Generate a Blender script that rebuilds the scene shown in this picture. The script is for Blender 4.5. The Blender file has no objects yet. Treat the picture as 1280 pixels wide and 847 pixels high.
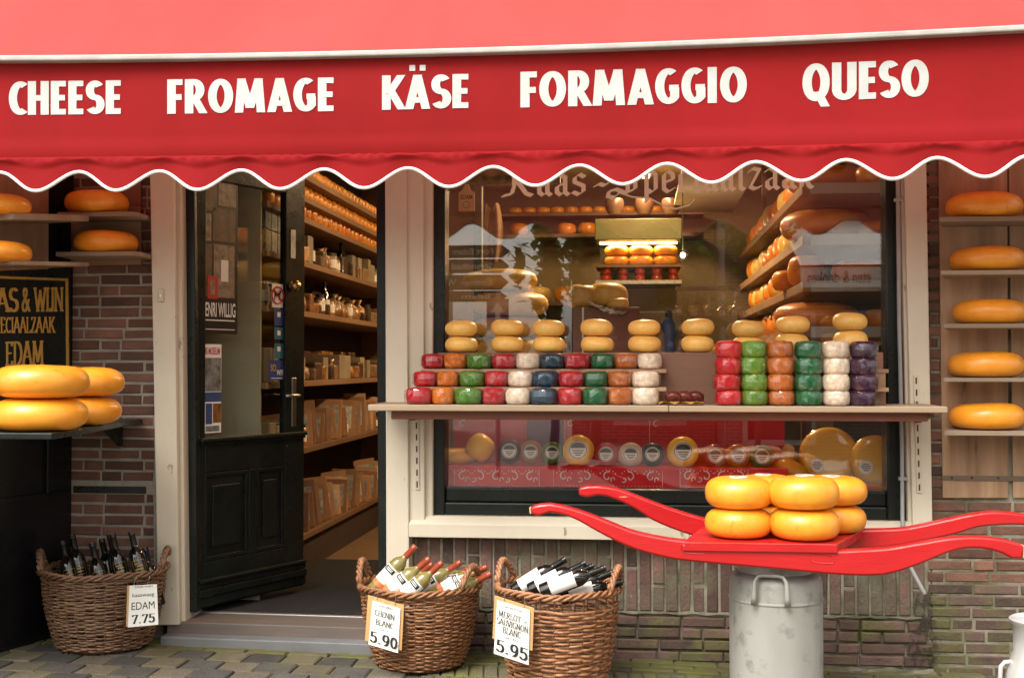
import bpy, math, random
from mathutils import Vector, Matrix
random.seed(7)
rnd = random.uniform
SC = bpy.context.scene
COL = SC.collection

# ------------------------------------------------------------------ camera
F = 1550.0                                   # focal length in photo pixels (1280 wide)
PSI = math.atan(157 / F); TH = math.atan(32.5 / F)
CAM = Vector((0, -6, 1.44))
FW = Vector((-math.sin(PSI) * math.cos(TH), math.cos(PSI) * math.cos(TH), math.sin(TH)))
RT = Vector((math.cos(PSI), math.sin(PSI), 0)); UP = RT.cross(FW)
cd = bpy.data.cameras.new('camera'); cam = bpy.data.objects.new('camera', cd); COL.objects.link(cam)
cd.sensor_width = 36; cd.lens = 36 * F / 1280; cd.clip_end = 2000; cd.clip_start = .05
mr = Matrix((RT, UP, -FW)).transposed()
cam.matrix_world = Matrix.Translation(CAM) @ mr.to_4x4()
SC.camera = cam

# ------------------------------------------------------------------ light
SUN_EL, SUN_AZ = math.radians(54), math.radians(28)   # bright overcast, sun behind the camera
w = bpy.data.worlds.new('World'); SC.world = w; w.use_nodes = True
nt = w.node_tree; bg = nt.nodes['Background']
sky = nt.nodes.new('ShaderNodeTexSky'); sky.sky_type = 'NISHITA'; sky.sun_disc = False
sky.sun_elevation = SUN_EL; sky.sun_rotation = math.pi + SUN_AZ
sky.air_density = 1.0; sky.dust_density = 4.0; sky.ozone_density = 1.0
hs = nt.nodes.new('ShaderNodeHueSaturation'); hs.inputs['Saturation'].default_value = .18   # cloud cover greys the sky
mx = nt.nodes.new('ShaderNodeMixRGB'); mx.blend_type = 'MULTIPLY'; mx.inputs[0].default_value = 1
mx.inputs[2].default_value = (1.04, 1.0, .92, 1)
nt.links.new(sky.outputs[0], hs.inputs['Color']); nt.links.new(hs.outputs[0], mx.inputs[1])
nt.links.new(mx.outputs[0], bg.inputs[0]); bg.inputs[1].default_value = .15
sd = bpy.data.lights.new('sun', 'SUN'); so = bpy.data.objects.new('sun', sd); COL.objects.link(so)
sd.energy = 1.5; sd.angle = math.radians(36); sd.color = (1, .96, .9)
sdir = Vector((math.sin(SUN_AZ) * math.cos(SUN_EL), math.cos(SUN_AZ) * math.cos(SUN_EL), -math.sin(SUN_EL)))
so.rotation_euler = sdir.to_track_quat('-Z', 'Y').to_euler(); so.location = (0, -8, 9)
SC.view_settings.view_transform = 'Standard'; SC.view_settings.look = 'None'
SC.view_settings.gamma = 1; SC.view_settings.exposure = 1.2
SC.cycles.use_denoising = True
SC.cycles.max_bounces = 8; SC.cycles.transparent_max_bounces = 16
SC.cycles.sample_clamp_indirect = 4

# ------------------------------------------------------------------ measuring (photo pixel -> place)
def ray(px, py): return FW + RT * ((px - 640) / F) + UP * ((423.5 - py) / F)
def at(px, py, Y=0.0):
    d = ray(px, py); return CAM + d * ((Y - CAM.y) / d.y)
def atz(px, py, z):
    d = ray(px, py); return CAM + d * ((z - CAM.z) / d.z)
def atx(px, py, x):
    d = ray(px, py); return CAM + d * ((x - CAM.x) / d.x)
def atplane(px, py, p, n):
    d = ray(px, py); return CAM + d * ((p - CAM).dot(n) / d.dot(n))
def ground_z(x): return .035 - .02 * max(-4, min(4, x))

# ------------------------------------------------------------------ mesh collecting
class MB:
    def __init__(s): s.v = []; s.f = []
    def add(s, vs, fs):
        b = len(s.v); s.v += [Vector(p) for p in vs]; s.f += [[b + i for i in q] for q in fs]; return s
    def hexa(s, p):            # 4 bottom, 4 top
        return s.add(p, [(3, 2, 1, 0), (4, 5, 6, 7), (0, 1, 5, 4), (1, 2, 6, 5), (2, 3, 7, 6), (3, 0, 4, 7)])
    def box(s, x0, x1, y0, y1, z0, z1):
        return s.hexa([(x0, y0, z0), (x1, y0, z0), (x1, y1, z0), (x0, y1, z0), (x0, y0, z1), (x1, y0, z1), (x1, y1, z1), (x0, y1, z1)])
    def obox(s, M, x0, x1, y0, y1, z0, z1):
        return s.hexa([M @ Vector(p) for p in [(x0, y0, z0), (x1, y0, z0), (x1, y1, z0), (x0, y1, z0), (x0, y0, z1), (x1, y0, z1), (x1, y1, z1), (x0, y1, z1)]])
    def prism(s, poly, off):
        n = len(poly); off = Vector(off)
        vs = [Vector(p) for p in poly] + [Vector(p) + off for p in poly]
        return s.add(vs, [tuple(range(n - 1, -1, -1)), tuple(range(n, 2 * n))] + [(i, (i + 1) % n, n + (i + 1) % n, n + i) for i in range(n)])
    def strip(s, A, B, off):   # a board cut to two curved edges: A and B the same number of points
        n = len(A); off = Vector(off)
        vs = [Vector(p) for p in A] + [Vector(p) for p in B] + [Vector(p) + off for p in A] + [Vector(p) + off for p in B]
        fs = []
        for i in range(n - 1):
            fs += [(i, n + i, n + i + 1, i + 1), (2 * n + i, 2 * n + i + 1, 3 * n + i + 1, 3 * n + i),
                   (i, i + 1, 2 * n + i + 1, 2 * n + i), (n + i, 3 * n + i, 3 * n + i + 1, n + i + 1)]
        fs += [(0, 2 * n, 3 * n, n), (n - 1, 2 * n - 1, 4 * n - 1, 3 * n - 1)]
        return s.add(vs, fs)
    def poly(s, pts): return s.add(pts, [tuple(range(len(pts)))])
    def tube(s, path, r, n=8, closed=False, sq=1.0):
        P = [Vector(p) for p in path]; m = len(P); R = r if isinstance(r, (list, tuple)) else [r] * m
        vs = []; ref = None
        for i, p in enumerate(P):
            a = P[(i - 1) % m] if (closed or i > 0) else p; b = P[(i + 1) % m] if (closed or i < m - 1) else p
            t = (b - a).normalized()
            if ref is None: ref = Vector((0, 0, 1)) if abs(t.z) < .9 else Vector((1, 0, 0))
            u = (ref - t * ref.dot(t)).normalized(); ref = u; k = t.cross(u)
            vs += [p + u * (R[i] * math.cos(2 * math.pi * j / n)) + k * (R[i] * sq * math.sin(2 * math.pi * j / n)) for j in range(n)]
        fs = []
        for i in range(m if closed else m - 1):
            q = (i + 1) % m
            fs += [(i * n + j, i * n + (j + 1) % n, q * n + (j + 1) % n, q * n + j) for j in range(n)]
        if not closed: fs += [tuple(range(n - 1, -1, -1)), tuple((m - 1) * n + j for j in range(n))]
        return s.add(vs, fs)
    def lathe(s, prof, seg=32, M=None, a0=0, a1=360, jit=None):
        full = abs(a1 - a0) >= 360; cols = seg if full else seg + 1
        vs = []
        for i in range(cols):
            a = math.radians(a0 + (a1 - a0) * i / seg)
            for k, (r, z) in enumerate(prof):
                rr = r * (1 + jit(a, z)) if jit else r
                vs.append(Vector((rr * math.cos(a), rr * math.sin(a), z)))
        if M is not None: vs = [M @ p for p in vs]
        m = len(prof); fs = []
        for i in range(seg):
            q = (i + 1) % cols
            for k in range(m - 1):
                if prof[k][0] < 1e-6: fs.append((i * m + k, q * m + k + 1, i * m + k + 1))
                elif prof[k + 1][0] < 1e-6: fs.append((i * m + k, q * m + k, i * m + k + 1))
                else: fs.append((i * m + k, q * m + k, q * m + k + 1, i * m + k + 1))
        return s.add(vs, fs)
    def grid(s, fn, nu, nv):
        vs = [fn(i / nu, j / nv) for i in range(nu + 1) for j in range(nv + 1)]
        return s.add(vs, [(i * (nv + 1) + j, (i + 1) * (nv + 1) + j, (i + 1) * (nv + 1) + j + 1, i * (nv + 1) + j + 1) for i in range(nu) for j in range(nv)])
    def mesh(s, name, mat, origin=(0, 0, 0), smooth=False):
        me = bpy.data.meshes.new(name); o = Vector(origin)
        me.from_pydata([tuple(p - o) for p in s.v], [], s.f); me.update()
        if mat: me.materials.append(mat)
        if smooth:
            me.polygons.foreach_set('use_smooth', [True] * len(me.polygons))
            if smooth != 2:
                me.set_sharp_from_angle(angle=math.radians(48))
        return me
    def build(s, name, mat, parent=None, smooth=False, bevel=0, origin=None):
        o = Vector(origin) if origin is not None else (ORG[parent] if parent else Vector((0, 0, 0)))
        ob = bpy.data.objects.new(name, s.mesh(name, mat, o, smooth)); COL.objects.link(ob)
        if parent: ob.parent = parent; ORG[ob] = o
        else: ob.location = o; ORG[ob] = o
        if bevel:
            b = ob.modifiers.new('edge', 'BEVEL'); b.width = bevel; b.segments = 2; b.limit_method = 'ANGLE'; b.angle_limit = math.radians(40)
        return ob
ORG = {}
def tag(o, label=None, cat=None, group=None, kind=None):
    if label: o['label'] = label
    if cat: o['category'] = cat
    if group: o['group'] = group
    if kind: o['kind'] = kind
    return o
def thing(name, label, cat, loc=(0, 0, 0), group=None):
    o = bpy.data.objects.new(name, None); COL.objects.link(o); o.location = loc; o.empty_display_size = .05
    ORG[o] = Vector(loc); return tag(o, label, cat, group)
def inst(name, mesh, loc, rot=(0, 0, 0), scale=(1, 1, 1), parent=None):
    o = bpy.data.objects.new(name, mesh); COL.objects.link(o)
    o.rotation_euler = rot; o.scale = scale
    if parent: o.parent = parent; o.location = Vector(loc) - ORG[parent]
    else: o.location = loc; ORG[o] = Vector(loc)
    return o
def copy_tree(src, loc=None, parent=None):
    c = src.copy(); COL.objects.link(c)
    if parent: c.parent = parent
    if loc is not None: c.location = loc
    for ch in list(src.children): copy_tree(ch, None, c)
    return c
def beside(n):
    return ['first', 'second', 'third', 'fourth', 'fifth', 'sixth', 'seventh', 'eighth', 'ninth', 'tenth', 'eleventh', 'twelfth'][n]

# ------------------------------------------------------------------ materials
def lin(r, g, b):
    f = lambda c: (c / 255 / 12.92) if c <= 10 else ((c / 255 + .055) / 1.055) ** 2.4
    return (f(r), f(g), f(b), 1)
def c4(c): return tuple(c) if len(c) == 4 else tuple(c) + (1,)
def mat(name, base, var=None, scale=6, rough=.5, rvar=0, bump=0, bscale=40, coat=0, metal=0, rand=0, spec=.5, sss=0,
        stretch=(1, 1, 1), moss=None, mlo=.45, mhi=.62, mscale=3, chips=None, chip=.66, chscale=22, emit=0, trans=0, coatr=.08, detail=5, bdetail=4, alpha=None, sheen=0, translucent=0, bdist=.01, tcol=(.66, .20, .15)):
    m = bpy.data.materials.new(name); m.use_nodes = True; t = m.node_tree; N = t.nodes; L = t.links
    p = N['Principled BSDF']
    tc = N.new('ShaderNodeTexCoord'); oi = N.new('ShaderNodeObjectInfo')
    sc_ = N.new('ShaderNodeVectorMath'); sc_.operation = 'SCALE'; sc_.inputs[0].default_value = (37, 23, 51); L.new(oi.outputs['Random'], sc_.inputs['Scale'])
    ad = N.new('ShaderNodeVectorMath'); ad.operation = 'ADD'; L.new(tc.outputs['Object'], ad.inputs[0]); L.new(sc_.outputs[0], ad.inputs[1])
    mp = N.new('ShaderNodeMapping'); mp.inputs['Scale'].default_value = stretch; L.new(ad.outputs[0], mp.inputs[0])
    vec = mp.outputs[0]
    def noise(s, d=detail, v=vec):
        n = N.new('ShaderNodeTexNoise'); n.inputs['Scale'].default_value = s; n.inputs['Detail'].default_value = d; n.inputs['Roughness'].default_value = .6
        L.new(v, n.inputs['Vector']); return n.outputs['Fac']
    def ramp(x, lo, hi):
        r = N.new('ShaderNodeMapRange'); r.inputs['From Min'].default_value = lo; r.inputs['From Max'].default_value = hi; L.new(x, r.inputs['Value']); return r.outputs[0]
    def mix(f, a, b):
        x = N.new('ShaderNodeMixRGB'); L.new(f, x.inputs[0])
        for k, c in ((1, a), (2, b)):
            if isinstance(c, (tuple, list)): x.inputs[k].default_value = c4(c)
            else: L.new(c, x.inputs[k])
        return x.outputs[0]
    col = c4(base)
    if var: col = mix(ramp(noise(scale), .32, .68), base, var)
    if rand:
        h = N.new('ShaderNodeHueSaturation')
        mr_ = N.new('ShaderNodeMapRange'); mr_.inputs['To Min'].default_value = 1 - rand; mr_.inputs['To Max'].default_value = 1 + rand; L.new(oi.outputs['Random'], mr_.inputs['Value'])
        L.new(mr_.outputs[0], h.inputs['Value'])
        if isinstance(col, tuple): h.inputs['Color'].default_value = col
        else: L.new(col, h.inputs['Color'])
        col = h.outputs[0]
    geo = None
    if chips: col = mix(ramp(noise(chscale, 6), chip, chip + .03), col, chips)
    if moss:
        geo = N.new('ShaderNodeNewGeometry')
        col = mix(ramp(noise(mscale, 8, geo.outputs['Position']), mlo, mhi), col, moss)
    if isinstance(col, tuple): p.inputs['Base Color'].default_value = col
    else: L.new(col, p.inputs['Base Color'])
    p.inputs['Roughness'].default_value = rough
    if rvar: 
        r = N.new('ShaderNodeMapRange'); r.inputs['To Min'].default_value = rough - rvar; r.inputs['To Max'].default_value = rough + rvar
        L.new(noise(scale * 2.3), r.inputs['Value']); L.new(r.outputs[0], p.inputs['Roughness'])
    p.inputs['Metallic'].default_value = metal; p.inputs['Specular IOR Level'].default_value = spec
    p.inputs['Coat Weight'].default_value = coat; p.inputs['Coat Roughness'].default_value = coatr
    if sss: p.inputs['Subsurface Weight'].default_value = sss; p.inputs['Subsurface Radius'].default_value = (.02, .01, .004); p.inputs['Subsurface Scale'].default_value = 1
    if trans: p.inputs['Transmission Weight'].default_value = trans
    if emit: p.inputs['Emission Color'].default_value = c4(base); p.inputs['Emission Strength'].default_value = emit
    if sheen: p.inputs['Sheen Weight'].default_value = sheen; p.inputs['Sheen Roughness'].default_value = .5
    if translucent:
        tl = N.new('ShaderNodeBsdfTranslucent'); ms = N.new('ShaderNodeMixShader'); ms.inputs[0].default_value = translucent
        tl.inputs[0].default_value = c4(tcol); L.new(p.outputs[0], ms.inputs[1]); L.new(tl.outputs[0], ms.inputs[2]); L.new(ms.outputs[0], N['Material Output'].inputs[0])
    if bump:
        b = N.new('ShaderNodeBump'); b.inputs['Strength'].default_value = min(1, bump); b.inputs['Distance'].default_value = bdist
        L.new(noise(bscale, bdetail), b.inputs['Height']); L.new(b.outputs[0], p.inputs['Normal'])
        if coat: L.new(b.outputs[0], p.inputs['Coat Normal'])
    return m
def glass_mat(name, ior=1.5, tint=(1, 1, 1), rough=0.0, gain=1.0):
    m = bpy.data.materials.new(name); m.use_nodes = True; t = m.node_tree; t.nodes.clear()
    o = t.nodes.new('ShaderNodeOutputMaterial'); mxs = t.nodes.new('ShaderNodeMixShader'); tr = t.nodes.new('ShaderNodeBsdfTransparent')
    gl = t.nodes.new('ShaderNodeBsdfGlossy'); fr = t.nodes.new('ShaderNodeFresnel'); fr.inputs[0].default_value = ior
    bf = t.nodes.new('ShaderNodeNewGeometry'); mrg = t.nodes.new('ShaderNodeMapRange'); mrg.inputs['To Min'].default_value = ior; mrg.inputs['To Max'].default_value = 1 / ior
    t.links.new(bf.outputs['Backfacing'], mrg.inputs['Value']); t.links.new(mrg.outputs[0], fr.inputs[0])
    gl.inputs['Roughness'].default_value = rough; tr.inputs[0].default_value = c4(tint)
    t.links.new(fr.outputs[0], mxs.inputs[0]); t.links.new(tr.outputs[0], mxs.inputs[1]); t.links.new(gl.outputs[0], mxs.inputs[2]); t.links.new(mxs.outputs[0], o.inputs[0])
    return m
M = {}
def dm(k, *a, **kw): M[k] = mat(k, *a, **kw)
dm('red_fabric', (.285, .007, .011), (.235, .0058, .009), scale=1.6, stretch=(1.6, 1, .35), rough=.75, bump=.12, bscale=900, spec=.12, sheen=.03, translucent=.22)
dm('red_fabric_lit', (.58, .046, .042), (.48, .035, .032), scale=1.3, stretch=(1.8, .4, .4), rough=.75, bump=.12, bscale=900, spec=.3, sheen=.1, translucent=.22, chips=(.5, .22, .12), chip=.80, chscale=9)  # same cloth as the valance; the slope's brighter light is put into its colour
dm('white_trim', (.8, .79, .76), rough=.6, bump=.1, bscale=300)
dm('awning_metal', (.44, .425, .395), (.34, .32, .29), scale=9, rough=.45, chips=(.25, .2, .15), chip=.7)
dm('letter_white', (.44, .45, .43), (.38, .385, .365), scale=12, rough=.6)
dm('cream_paint', (.64, .575, .455), (.54, .475, .37), scale=2.2, rough=.45, bump=.18, bscale=18, chips=(.33, .26, .17), chip=.672, chscale=18, stretch=(1, 1, .5))
dm('black_paint', (.007, .010, .009), (.014, .018, .016), scale=5, rough=.3, rvar=.12, bump=.12, bscale=22, spec=.28, chips=(.20, .20, .17), chip=.715, chscale=26)
dm('black_wall', (.006, .006, .007), (.011, .011, .012), scale=4, rough=.22, rvar=.1, bump=.05, bscale=30, spec=.35)
dm('brick', (.20, .092, .06), (.115, .06, .044), scale=9, rough=.85, bump=.6, bscale=60, rand=.42, chips=(.27, .2, .17), chip=.7, chscale=30)
dm('brick_mossy', (.13, .075, .06), (.08, .052, .043), scale=9, rough=.85, bump=.6, bscale=60, rand=.4, chips=(.2, .17, .14), chip=.69, chscale=30, moss=(.115, .105, .04), mlo=.46, mhi=.62, mscale=6)
dm('brick_soldier', (.16, .08, .065), (.095, .06, .05), scale=9, rough=.85, bump=.8, bscale=50, rand=.5, chips=(.3, .28, .25), chip=.68, chscale=30, moss=(.14, .125, .08), mlo=.42, mhi=.60, mscale=3.2)
dm('mortar', (.36, .33, .28), (.25, .23, .19), scale=14, rough=.95, bump=.5, bscale=90)
dm('mortar_mossy', (.31, .285, .22), (.19, .175, .125), scale=10, rough=.95, bump=.5, bscale=90, moss=(.06, .065, .018))
dm('wet_stain', (.03, .022, .018), (.06, .045, .035), scale=12, rough=.2, bump=.25, bscale=60)
dm('paver_dark', (.072, .068, .06), (.05, .047, .041), scale=14, rough=.9, bump=.8, bscale=70, rand=.3, moss=(.10, .095, .035), mlo=.55, mhi=.75)
dm('paver_pink', (.13, .107, .083), (.088, .073, .056), scale=14, rough=.9, bump=.8, bscale=70, rand=.3, moss=(.11, .10, .045), mlo=.42, mhi=.68)
dm('paver_moss', (.13, .105, .07), (.09, .08, .045), scale=14, rough=.9, bump=.5, bscale=80, rand=.25, moss=(.11, .11, .03), mlo=.38, mhi=.58, mscale=5)
dm('ground', (.10, .09, .055), (.06, .06, .03), scale=3, rough=.95, bump=.4, bscale=30)
dm('asphalt', (.25, .215, .185), (.18, .155, .13), scale=3, rough=.95, bump=.3, bscale=60)
dm('bluestone', (.19, .195, .2), (.13, .135, .135), scale=5, rough=.6, bump=.2, bscale=40, moss=(.13, .12, .06), mlo=.56, mhi=.75)
dm('step_wood', (.16, .12, .10), (.10, .085, .075), scale=6, rough=.65, bump=.2, stretch=(.3, 1, 1))
dm('steel_strip', (.45, .45, .43), rough=.35, metal=.8)
dm('doormat', (.012, .011, .011), (.02, .018, .017), scale=50, rough=.95, bump=.8, bscale=300)
dm('board_grey', (.36, .27, .18), (.27, .195, .125), scale=7, rough=.6, bump=.25, bscale=22, stretch=(.08, 1, 1), chips=(.12, .08, .05), chip=.72)
dm('beam_brown', (.23, .075, .04), (.13, .042, .024), scale=7, rough=.55, bump=.25, stretch=(.1, 1, 1))
dm('step_brown', (.24, .115, .07), (.18, .085, .05), scale=6, rough=.6, bump=.12, stretch=(.15, 1, 1))
dm('tier_edge', (.38, .23, .13), (.25, .13, .07), scale=10, rough=.6, bump=.2, stretch=(.1, 1, 1))
dm('rack_wood', (.44, .275, .16), (.25, .14, .075), scale=5, rough=.65, bump=.3, bscale=30, stretch=(2.4, 1, .22), chips=(.12, .06, .03), chip=.68, chscale=5)
dm('rack_shelf', (.36, .28, .20), (.22, .16, .11), scale=7, rough=.7, bump=.25, stretch=(.12, 1, 1))
dm('dark_shelf', (.14, .1, .07), (.08, .055, .04), scale=7, rough=.7, bump=.25, stretch=(.12, 1, 1))
dm('cheese', (.84, .345, .022), (.77, .275, .014), scale=2.4, rough=.38, rvar=.12, bump=.08, bscale=7, coat=.4, coatr=.2, sss=.1, rand=.09, chips=(.66, .21, .012), chip=.66, chscale=3.3)
dm('cheese_deep', (.80, .28, .02), (.68, .2, .014), scale=2.4, rough=.4, bump=.05, bscale=8, coat=.35, coatr=.2, sss=.1, rand=.14)
dm('cheese_pale', (.86, .54, .14), (.80, .46, .10), scale=5, rough=.42, bump=.06, bscale=12, coat=.25, coatr=.25, sss=.15, rand=.08)
dm('cheese_old', (.72, .50, .14), (.62, .40, .09), scale=3, rough=.45, bump=.06, bscale=9, coat=.3, coatr=.2, sss=.1, rand=.12)
dm('cheese_golden_lifted', (.95, .58, .045), (.9, .48, .03), scale=3, rough=.4, bump=.05, bscale=8, coat=.3, coatr=.2, sss=.1)  # yellow wax, its colour raised to stand in for light in the lower window
dm('cheese_red', (.45, .035, .012), (.34, .02, .01), scale=4, rough=.3, coat=.4, rand=.2)
def wax(k, c):
    c = tuple(x * .82 for x in c); c2 = tuple(x * .6 for x in c); dm(k, c, c2, scale=3, rough=.5, bump=.6, bscale=3.0, coat=.3, coatr=.06, bdetail=1.5, spec=.15, bdist=.006, rand=.1)
wax('wax_red', (.47, .012, .022)); wax('wax_crimson', (.56, .012, .02)); wax('wax_orange', (.68, .17, .012)); wax('wax_rust', (.50, .13, .02))
wax('wax_green', (.085, .21, .02)); wax('wax_lime', (.12, .26, .02)); wax('wax_forest', (.006, .12, .035)); wax('wax_cream', (.92, .74, .56)); wax('wax_blue', (.008, .042, .075)); wax('wax_purple', (.042, .007, .034))
wax('wax_brown', (.13, .02, .012))
M['film'] = glass_mat('film', 1.72, rough=.03)
M['window_glass'] = glass_mat('window_glass', 1.55)
M['door_glass'] = glass_mat('door_glass', 1.45, tint=(.93, .95, .92))
dm('wicker', (.34, .16, .07), (.17, .07, .03), scale=22, rough=.5, bump=.3, bscale=60)
dm('wicker_light', (.42, .2, .095), (.22, .09, .04), scale=22, rough=.5, bump=.3, bscale=60)
dm('wicker_dark', (.26, .15, .085), (.14, .07, .038), scale=22, rough=.5, bump=.3, bscale=60)
dm('stake', (.20, .09, .04), (.09, .035, .016), scale=22, rough=.55)
dm('bottle_dark', (.006, .006, .005), rough=.06, coat=.6, spec=.6)
dm('bottle_green', (.36, .29, .09), (.26, .22, .06), scale=4, rough=.06, coat=.5, trans=.35)
dm('capsule_red', (.33, .06, .022), (.27, .045, .018), scale=20, rough=.32)
dm('capsule_black', (.008, .008, .008), rough=.25)
dm('label_white', (.75, .74, .70), rough=.55)
dm('label_orange', (.75, .16, .05), rough=.5)
dm('label_black', (.01, .01, .01), rough=.4)
dm('gold', (.55, .33, .07), (.45, .26, .05), scale=20, rough=.4)
dm('gold_print', (.30, .19, .05), rough=.35, metal=.4)
dm('paper', (.80, .79, .75), rough=.4, coat=.25, coatr=.15)
dm('ink', (.02, .02, .02), rough=.5)
dm('card_wood', (.58, .36, .16), (.48, .28, .11), scale=14, rough=.6, stretch=(4, 1, .4))
dm('red_paint', (.47, .008, .010), (.40, .006, .008), scale=5, rough=.34, rvar=.14, bump=.3, bscale=34, coat=.3, coatr=.2, stretch=(.22, 1, 1), chips=(.60, .24, .19), chip=.68, chscale=34)
dm('end_grain', (.5, .33, .18), rough=.7)
dm('churn', (.45, .445, .42), (.34, .335, .31), scale=3.5, stretch=(1, 1, .4), rough=.5, rvar=.12, metal=.35, bump=.1, bscale=30, moss=(.22, .215, .19), mlo=.54, mhi=.70, mscale=11)
dm('can_white', (.68, .68, .68), (.58, .58, .58), scale=6, rough=.35, metal=.3)
dm('conduit', (.33, .33, .33), (.25, .25, .25), scale=9, rough=.5)
dm('slot_dark', (.05, .03, .02), rough=.8)
dm('int_wall', (.27, .19, .10), (.22, .15, .075), scale=2, rough=.8)
dm('int_wall_cream', (.44, .39, .28), rough=.8)
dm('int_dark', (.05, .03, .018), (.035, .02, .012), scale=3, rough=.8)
dm('int_floor', (.20, .12, .065), (.15, .09, .05), scale=5, rough=.5)
dm('int_ceiling', (.36, .27, .16), rough=.8)
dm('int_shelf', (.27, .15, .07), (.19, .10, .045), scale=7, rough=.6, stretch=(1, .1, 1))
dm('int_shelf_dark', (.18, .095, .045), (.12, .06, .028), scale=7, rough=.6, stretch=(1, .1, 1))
dm('shelf_grey', (.30, .29, .25), rough=.6)
dm('olive_paint', (.12, .115, .028), (.095, .09, .022), scale=3, rough=.5)
dm('bandana', (.62, .012, .022), (.55, .01, .018), scale=5, rough=.85, bump=.25, bscale=9)
dm('bandana_print', (.72, .60, .56), rough=.85)
dm('purple_cloth', (.12, .02, .12), rough=.8)
dm('poster_black', (.008, .008, .008), rough=.4)
dm('poster_photo', (.16, .10, .06), (.04, .03, .02), scale=18, rough=.4)
dm('poster_photo_pale', (.34, .27, .2), (.12, .09, .06), scale=24, rough=.4)
dm('poster_grey', (.30, .30, .28), (.05, .05, .05), scale=26, rough=.4)
dm('poster_blue', (.03, .05, .16), (.05, .09, .2), scale=20, rough=.4)
dm('print_red', (.45, .02, .02), rough=.5)
dm('print_white', (.75, .75, .72), rough=.5)
dm('sticker_blue', (.03, .06, .22), rough=.4)
dm('sticker_teal', (.04, .14, .2), rough=.4)
dm('brass', (.5, .38, .18), rough=.25, metal=1)
dm('chrome', (.55, .54, .5), rough=.3, metal=1)
dm('tin_blue', (.05, .07, .13), (.3, .3, .3), scale=40, rough=.4)
dm('box_white', (.30, .25, .17), (.19, .15, .10), scale=4, rough=.6, rand=.25)
dm('pack_amber', (.42, .19, .05), (.14, .06, .02), scale=30, rough=.25, coat=.6, bump=.4, bscale=40, rand=.4)
dm('pack_pale', (.34, .22, .11), (.16, .09, .04), scale=25, rough=.3, coat=.5, bump=.4, bscale=40, rand=.3)
dm('pack_dark', (.05, .03, .02), (.12, .07, .04), scale=25, rough=.3, coat=.5, rand=.4)
dm('jar_lid', (.03, .025, .02), rough=.4)
dm('board_wood', (.33, .17, .07), (.24, .115, .045), scale=9, rough=.5, rand=.25)
dm('picture', (.12, .16, .19), (.42, .40, .32), scale=30, rough=.4, rand=.4)
dm('pot_brown', (.10, .05, .025), (.06, .03, .015), scale=7, rough=.35)
dm('cloth_tan', (.30, .2, .1), (.2, .1, .05), scale=14, rough=.9)
dm('lamp_glow', (1, .72, .36), rough=.5, emit=5)
dm('lamp_white', (1, .82, .55), rough=.5, emit=6)
dm('leaf', (.09, .15, .03), (.12, .18, .04), scale=2, rough=.6, rand=.2, translucent=.45, tcol=(.13, .22, .03))
dm('bark', (.09, .07, .05), rough=.9, bump=.5)
dm('sign_dark', (.02, .02, .022), rough=.4)
dm('sign_blue', (.05, .05, .24), rough=.4)
dm('canvas_white', (.8, .78, .74), rough=.7)
dm('house_trim', (.62, .6, .54), rough=.6)
dm('pale_plaster', (.62, .50, .43), (.55, .44, .38), scale=2, rough=.8)
dm('pane_dark', (.02, .022, .025), rough=.08, spec=.7)
dm('roof_tile', (.22, .075, .045), (.15, .05, .03), scale=4, rough=.8)
def brick_tex(name, c1, c2, mortar):
    m = bpy.data.materials.new(name); m.use_nodes = True; t = m.node_tree; p = t.nodes['Principled BSDF']
    tc = t.nodes.new('ShaderNodeTexCoord'); mp = t.nodes.new('ShaderNodeMapping'); mp.inputs['Rotation'].default_value = (math.pi / 2, 0, 0)
    b = t.nodes.new('ShaderNodeTexBrick'); b.inputs['Color1'].default_value = c4(c1); b.inputs['Color2'].default_value = c4(c2); b.inputs['Mortar'].default_value = c4(mortar)
    b.inputs['Scale'].default_value = 1; b.inputs['Brick Width'].default_value = .22; b.inputs['Row Height'].default_value = .065; b.inputs['Mortar Size'].default_value = .008
    t.links.new(tc.outputs['Object'], mp.inputs[0]); t.links.new(mp.outputs[0], b.inputs[0]); t.links.new(b.outputs[0], p.inputs['Base Color']); p.inputs['Roughness'].default_value = .85
    M[name] = m
brick_tex('house_brick', (.24, .17, .13), (.17, .11, .085), (.36, .34, .3))
brick_tex('house_brick_red', (.30, .12, .085), (.22, .085, .06), (.36, .33, .3))

def stain_mat():
    m = mat('wet_streak', (.035, .026, .02), (.06, .045, .034), scale=12, rough=.4, bump=.2, bscale=60); t = m.node_tree; N = t.nodes; L = t.links
    p = N['Principled BSDF']; tc = N.new('ShaderNodeTexCoord'); n = N.new('ShaderNodeTexNoise'); n.inputs['Scale'].default_value = 38; n.inputs['Detail'].default_value = 6
    r = N.new('ShaderNodeMapRange'); r.inputs['From Min'].default_value = .44; r.inputs['From Max'].default_value = .58; r.inputs['To Max'].default_value = .85; L.new(tc.outputs['Object'], n.inputs[0]); L.new(n.outputs['Fac'], r.inputs[0])
    tr = N.new('ShaderNodeBsdfTransparent'); ms = N.new('ShaderNodeMixShader'); L.new(r.outputs[0], ms.inputs[0]); L.new(tr.outputs[0], ms.inputs[1]); L.new(p.outputs[0], ms.inputs[2]); L.new(ms.outputs[0], N['Material Output'].inputs[0]); M['wet_streak'] = m
stain_mat()

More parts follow.
